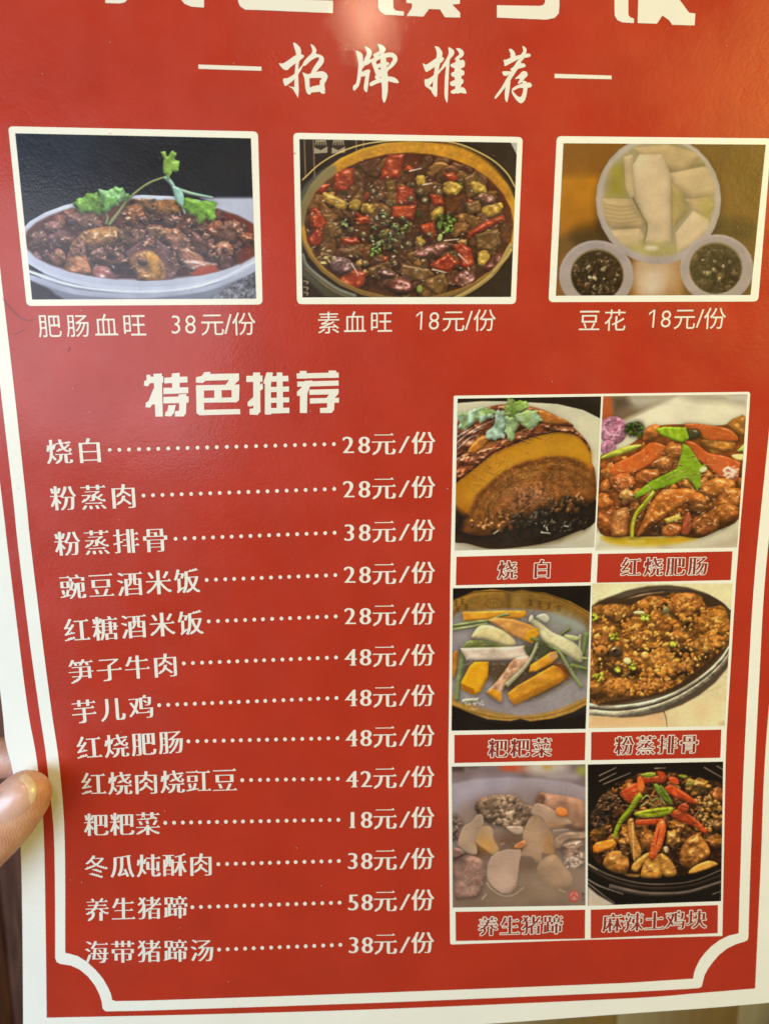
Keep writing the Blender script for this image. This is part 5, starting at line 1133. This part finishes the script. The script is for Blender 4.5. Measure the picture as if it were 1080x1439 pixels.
# ------------------------------------------------------------------ the hand that holds the menu
def skin_mat():
    m = bpy.data.materials.new('skin'); m.use_nodes = True; nt = m.node_tree; b = nt.nodes['Principled BSDF']
    tc = nt.nodes.new('ShaderNodeTexCoord')
    t = nt.nodes.new('ShaderNodeTexNoise'); t.inputs['Scale'].default_value = 90; t.inputs['Detail'].default_value = 5
    cr = nt.nodes.new('ShaderNodeValToRGB'); cr.color_ramp.elements[0].position = .3; cr.color_ramp.elements[1].position = .72
    cr.color_ramp.elements[0].color = (.54, .25, .17, 1); cr.color_ramp.elements[1].color = (.72, .42, .30, 1)
    nt.links.new(tc.outputs['Object'], t.inputs['Vector']); nt.links.new(t.outputs['Fac'], cr.inputs[0]); nt.links.new(cr.outputs[0], b.inputs['Base Color'])
    v = nt.nodes.new('ShaderNodeTexNoise'); v.inputs['Scale'].default_value = 1500; v.inputs['Detail'].default_value = 2
    w = nt.nodes.new('ShaderNodeTexWave'); w.inputs['Scale'].default_value = 300; w.inputs['Distortion'].default_value = 9; w.inputs['Detail'].default_value = 3
    nt.links.new(tc.outputs['Object'], v.inputs['Vector']); nt.links.new(tc.outputs['Object'], w.inputs['Vector'])
    vo = nt.nodes.new('ShaderNodeTexVoronoi'); vo.feature = 'DISTANCE_TO_EDGE'; vo.inputs['Scale'].default_value = 900; nt.links.new(tc.outputs['Object'], vo.inputs['Vector'])
    a0 = nt.nodes.new('ShaderNodeMath'); a0.operation = 'MULTIPLY_ADD'; a0.inputs[1].default_value = 2.2; nt.links.new(vo.outputs['Distance'], a0.inputs[0]); nt.links.new(v.outputs['Fac'], a0.inputs[2])
    ad = nt.nodes.new('ShaderNodeMath'); ad.operation = 'ADD'; nt.links.new(a0.outputs[0], ad.inputs[0]); nt.links.new(w.outputs['Fac'], ad.inputs[1])
    bp = nt.nodes.new('ShaderNodeBump'); bp.inputs['Strength'].default_value = .45; bp.inputs['Distance'].default_value = .0002
    nt.links.new(ad.outputs[0], bp.inputs['Height']); nt.links.new(bp.outputs[0], b.inputs['Normal'])
    b.inputs['Roughness'].default_value = .42; b.inputs['Subsurface Weight'].default_value = .25
    b.inputs['Subsurface Radius'].default_value = (.006, .002, .001); b.inputs['Subsurface Scale'].default_value = .6
    return m
M_skin = skin_mat()
def fibre_chain(bm, pts, flat=1.0, up=Vector((0, 0, 1)), n=20):
    """closed tapering limb through (point, radius) with elliptical cross sections"""
    P = [Vector(p) for p, r in pts]; Rd = [r for p, r in pts]
    C = catmull_open([tuple(p) + (r,) for p, r in zip(P, Rd)], 6)
    rings = []
    for i, c in enumerate(C):
        a = Vector(C[max(0, i-1)][:3]); b = Vector(C[min(len(C)-1, i+1)][:3]); t = (b - a).normalized()
        side = t.cross(up).normalized(); u2 = side.cross(t).normalized()
        rings.append([bm.verts.new(Vector(c[:3]) + side * (c[3] * math.cos(k*math.tau/n)) + u2 * (c[3] * flat * math.sin(k*math.tau/n))) for k in range(n)])
    for A, B in zip(rings, rings[1:]):
        for k in range(n): bm.faces.new((A[k], A[(k+1) % n], B[(k+1) % n], B[k]))
    bm.faces.new(rings[0][::-1]); bm.faces.new(rings[-1])
def Pp(px, py, h): return on_plane(px, py, h)
zc = surf(*on_card(60, 1110)[:2])
bm = bmesh.new()
# thumb: tip round, pressed on the card
tip = [((57, 1092), .0104, .0020), ((56, 1094), .0104, .0042), ((53, 1098), .0104, .0066), ((47, 1105), .0103, .0089), ((37, 1117), .0100, .0106), ((22, 1135), .0096, .0116), ((0, 1160), .0095, .0124),
       ((-40, 1200), .0093, .0126), ((-95, 1245), .0075, .0134), ((-150, 1290), .0030, .0155), ((-225, 1350), -.008, .019), ((-300, 1410), -.018, .022)]
fibre_chain(bm, [(Pp(x, y, zc + h), r) for (x, y), h, r in tip], flat=0.88, n=28)
palm = [((-215, 1150), -.030, .015), ((-235, 1290), -.032, .020), ((-300, 1420), -.031, .025), ((-440, 1560), -.034, .025), ((-520, 1720), -.036, .026), ((-640, 1960), -.04, .030)]
fibre_chain(bm, [(Pp(x, y, zc + h), r) for (x, y), h, r in palm], flat=0.8)
fibre_chain(bm, [(Pp(x, y, zc + h), r) for (x, y), h, r in [((-290, 1170), -.034, .017), ((-330, 1330), -.036, .022), ((-390, 1500), -.036, .025), ((-540, 1720), -.036, .024)]], flat=0.8)
for ch_ in ([((-320, 1180), -.030, .0115), ((-200, 1130), -.032, .0105), ((-100, 1090), -.027, .0098), ((-20, 1068), -.0175, .0092), ((60, 1062), -.0105, .0088), ((140, 1060), -.0098, .0080), ((175, 1060), -.0096, .0062), ((186, 1060), -.0095, .003)],
            [((-330, 1280), -.034, .0115), ((-210, 1225), -.036, .0105), ((-110, 1180), -.031, .0098), ((-25, 1148), -.0190, .0092), ((50, 1140), -.0110, .0086), ((130, 1140), -.0100, .0080), ((175, 1140), -.0096, .0062), ((186, 1140), -.0095, .003)],
            [((-350, 1380), -.036, .0112), ((-240, 1345), -.052, .0104), ((-140, 1320), -.062, .0096), ((-80, 1300), -.052, .0088), ((-60, 1300), -.038, .0078), ((-56, 1300), -.034, .003)],
            [((-380, 1470), -.036, .0100), ((-290, 1430), -.050, .0092), ((-200, 1405), -.058, .0084), ((-140, 1390), -.050, .0078), ((-120, 1386), -.040, .0068), ((-116, 1386), -.037, .003)]):
    fibre_chain(bm, [(Pp(x, y, zc + h), r) for (x, y), h, r in ch_], flat=.95)
me = bpy.data.meshes.new('person'); bm.to_mesh(me); bm.free()
hand = finish(me, 'person', M_skin, None)
rm = hand.modifiers.new('skin', 'REMESH'); rm.mode = 'VOXEL'; rm.voxel_size = .0010; rm.use_smooth_shade = True
sm = hand.modifiers.new('soften', 'SMOOTH'); sm.factor = .6; sm.iterations = 14
bpy.context.view_layer.update()
dg = bpy.context.evaluated_depsgraph_get(); nm = bpy.data.meshes.new_from_object(hand.evaluated_get(dg)); hand.modifiers.clear(); hand.data = nm
nm.polygons.foreach_set('use_smooth', [True] * len(nm.polygons))
tag(hand, 'bare hand pinching the left edge of the menu, thumb in front', 'person')

# thumbnail: a curved plate on the back of the thumb, found by dropping its outline on the skin
from mathutils.bvhtree import BVHTree
bvh = BVHTree.FromPolygons([v.co[:] for v in nm.vertices], [p.vertices[:] for p in nm.polygons])
def on_skin(px, py, off):
    d = Vector(rays(px, py)).normalized(); hit, nrm, _, _ = bvh.ray_cast(CAM, d)
    return (hit if hit is not None else Pp(px, py, zc + .018)) - d * off
def nail(name, outer, cen, mat, off, lift=.0, m=10, parent=hand):
    O_ = catmull_open(list(outer) + [outer[0]], 5)[:-1]; n = len(O_); cen = np.array(cen, float)
    vs, fs = [on_skin(cen[0], cen[1], off + lift)], []
    for j in range(1, m + 1):
        f = j / m
        for q in O_:
            r = cen + (q - cen) * f; e = off * (1 - f ** 6) + lift
            vs.append(on_skin(r[0], r[1], e))
    for k in range(n): fs.append((0, 1 + (k+1) % n, 1 + k))
    for j in range(m - 1):
        for k in range(n): a, b = 1 + j*n + k, 1 + j*n + (k+1) % n; fs.append((a, b, b + n, a + n))
    me = bpy.data.meshes.new(name); me.from_pydata(vs, [], fs); me.validate(); me.update()
    o = finish(me, name, mat, parent); s = o.modifiers.new('even', 'SMOOTH'); s.iterations = 6; s.factor = .5
    return o
def simple(name, c, rough, sss=0):
    m = bpy.data.materials.new(name); m.use_nodes = True; b = m.node_tree.nodes['Principled BSDF']
    t = m.node_tree.nodes.new('ShaderNodeTexNoise'); t.inputs['Scale'].default_value = 160; t.inputs['Detail'].default_value = 3
    cr = m.node_tree.nodes.new('ShaderNodeValToRGB'); cr.color_ramp.elements[0].position = .3; cr.color_ramp.elements[1].position = .7
    cr.color_ramp.elements[0].color = tuple(v*.9 for v in c) + (1,); cr.color_ramp.elements[1].color = tuple(min(1, v*1.08) for v in c) + (1,)
    tc = m.node_tree.nodes.new('ShaderNodeTexCoord'); m.node_tree.links.new(tc.outputs['Object'], t.inputs['Vector'])
    m.node_tree.links.new(t.outputs['Fac'], cr.inputs[0]); m.node_tree.links.new(cr.outputs[0], b.inputs['Base Color'])
    b.inputs['Roughness'].default_value = rough; b.inputs['Coat Weight'].default_value = .3; b.inputs['Coat Roughness'].default_value = .15
    return m
M_nail = simple('nail', (.62, .37, .30), .32); M_tip = simple('nail_edge', (.72, .55, .44), .3)
whole = [(26, 1083), (35, 1084.5), (44, 1091), (51, 1102), (52.5, 1114), (49.5, 1124), (44, 1131), (36, 1132), (28, 1130), (20, 1118), (19, 1104), (21, 1092)]
bed = [(25, 1089), (34, 1091.5), (41.5, 1098), (46.5, 1107), (47, 1119), (43.5, 1131), (33, 1143), (23, 1151), (8, 1156), (-12, 1153), (-30, 1146), (-30, 1136), (-12, 1125), (7, 1109)]
nail('nail_edge', whole, (33, 1110), M_tip, .0004)
nail('thumbnail', bed, (10, 1124), M_nail, .0005, lift=.00012)
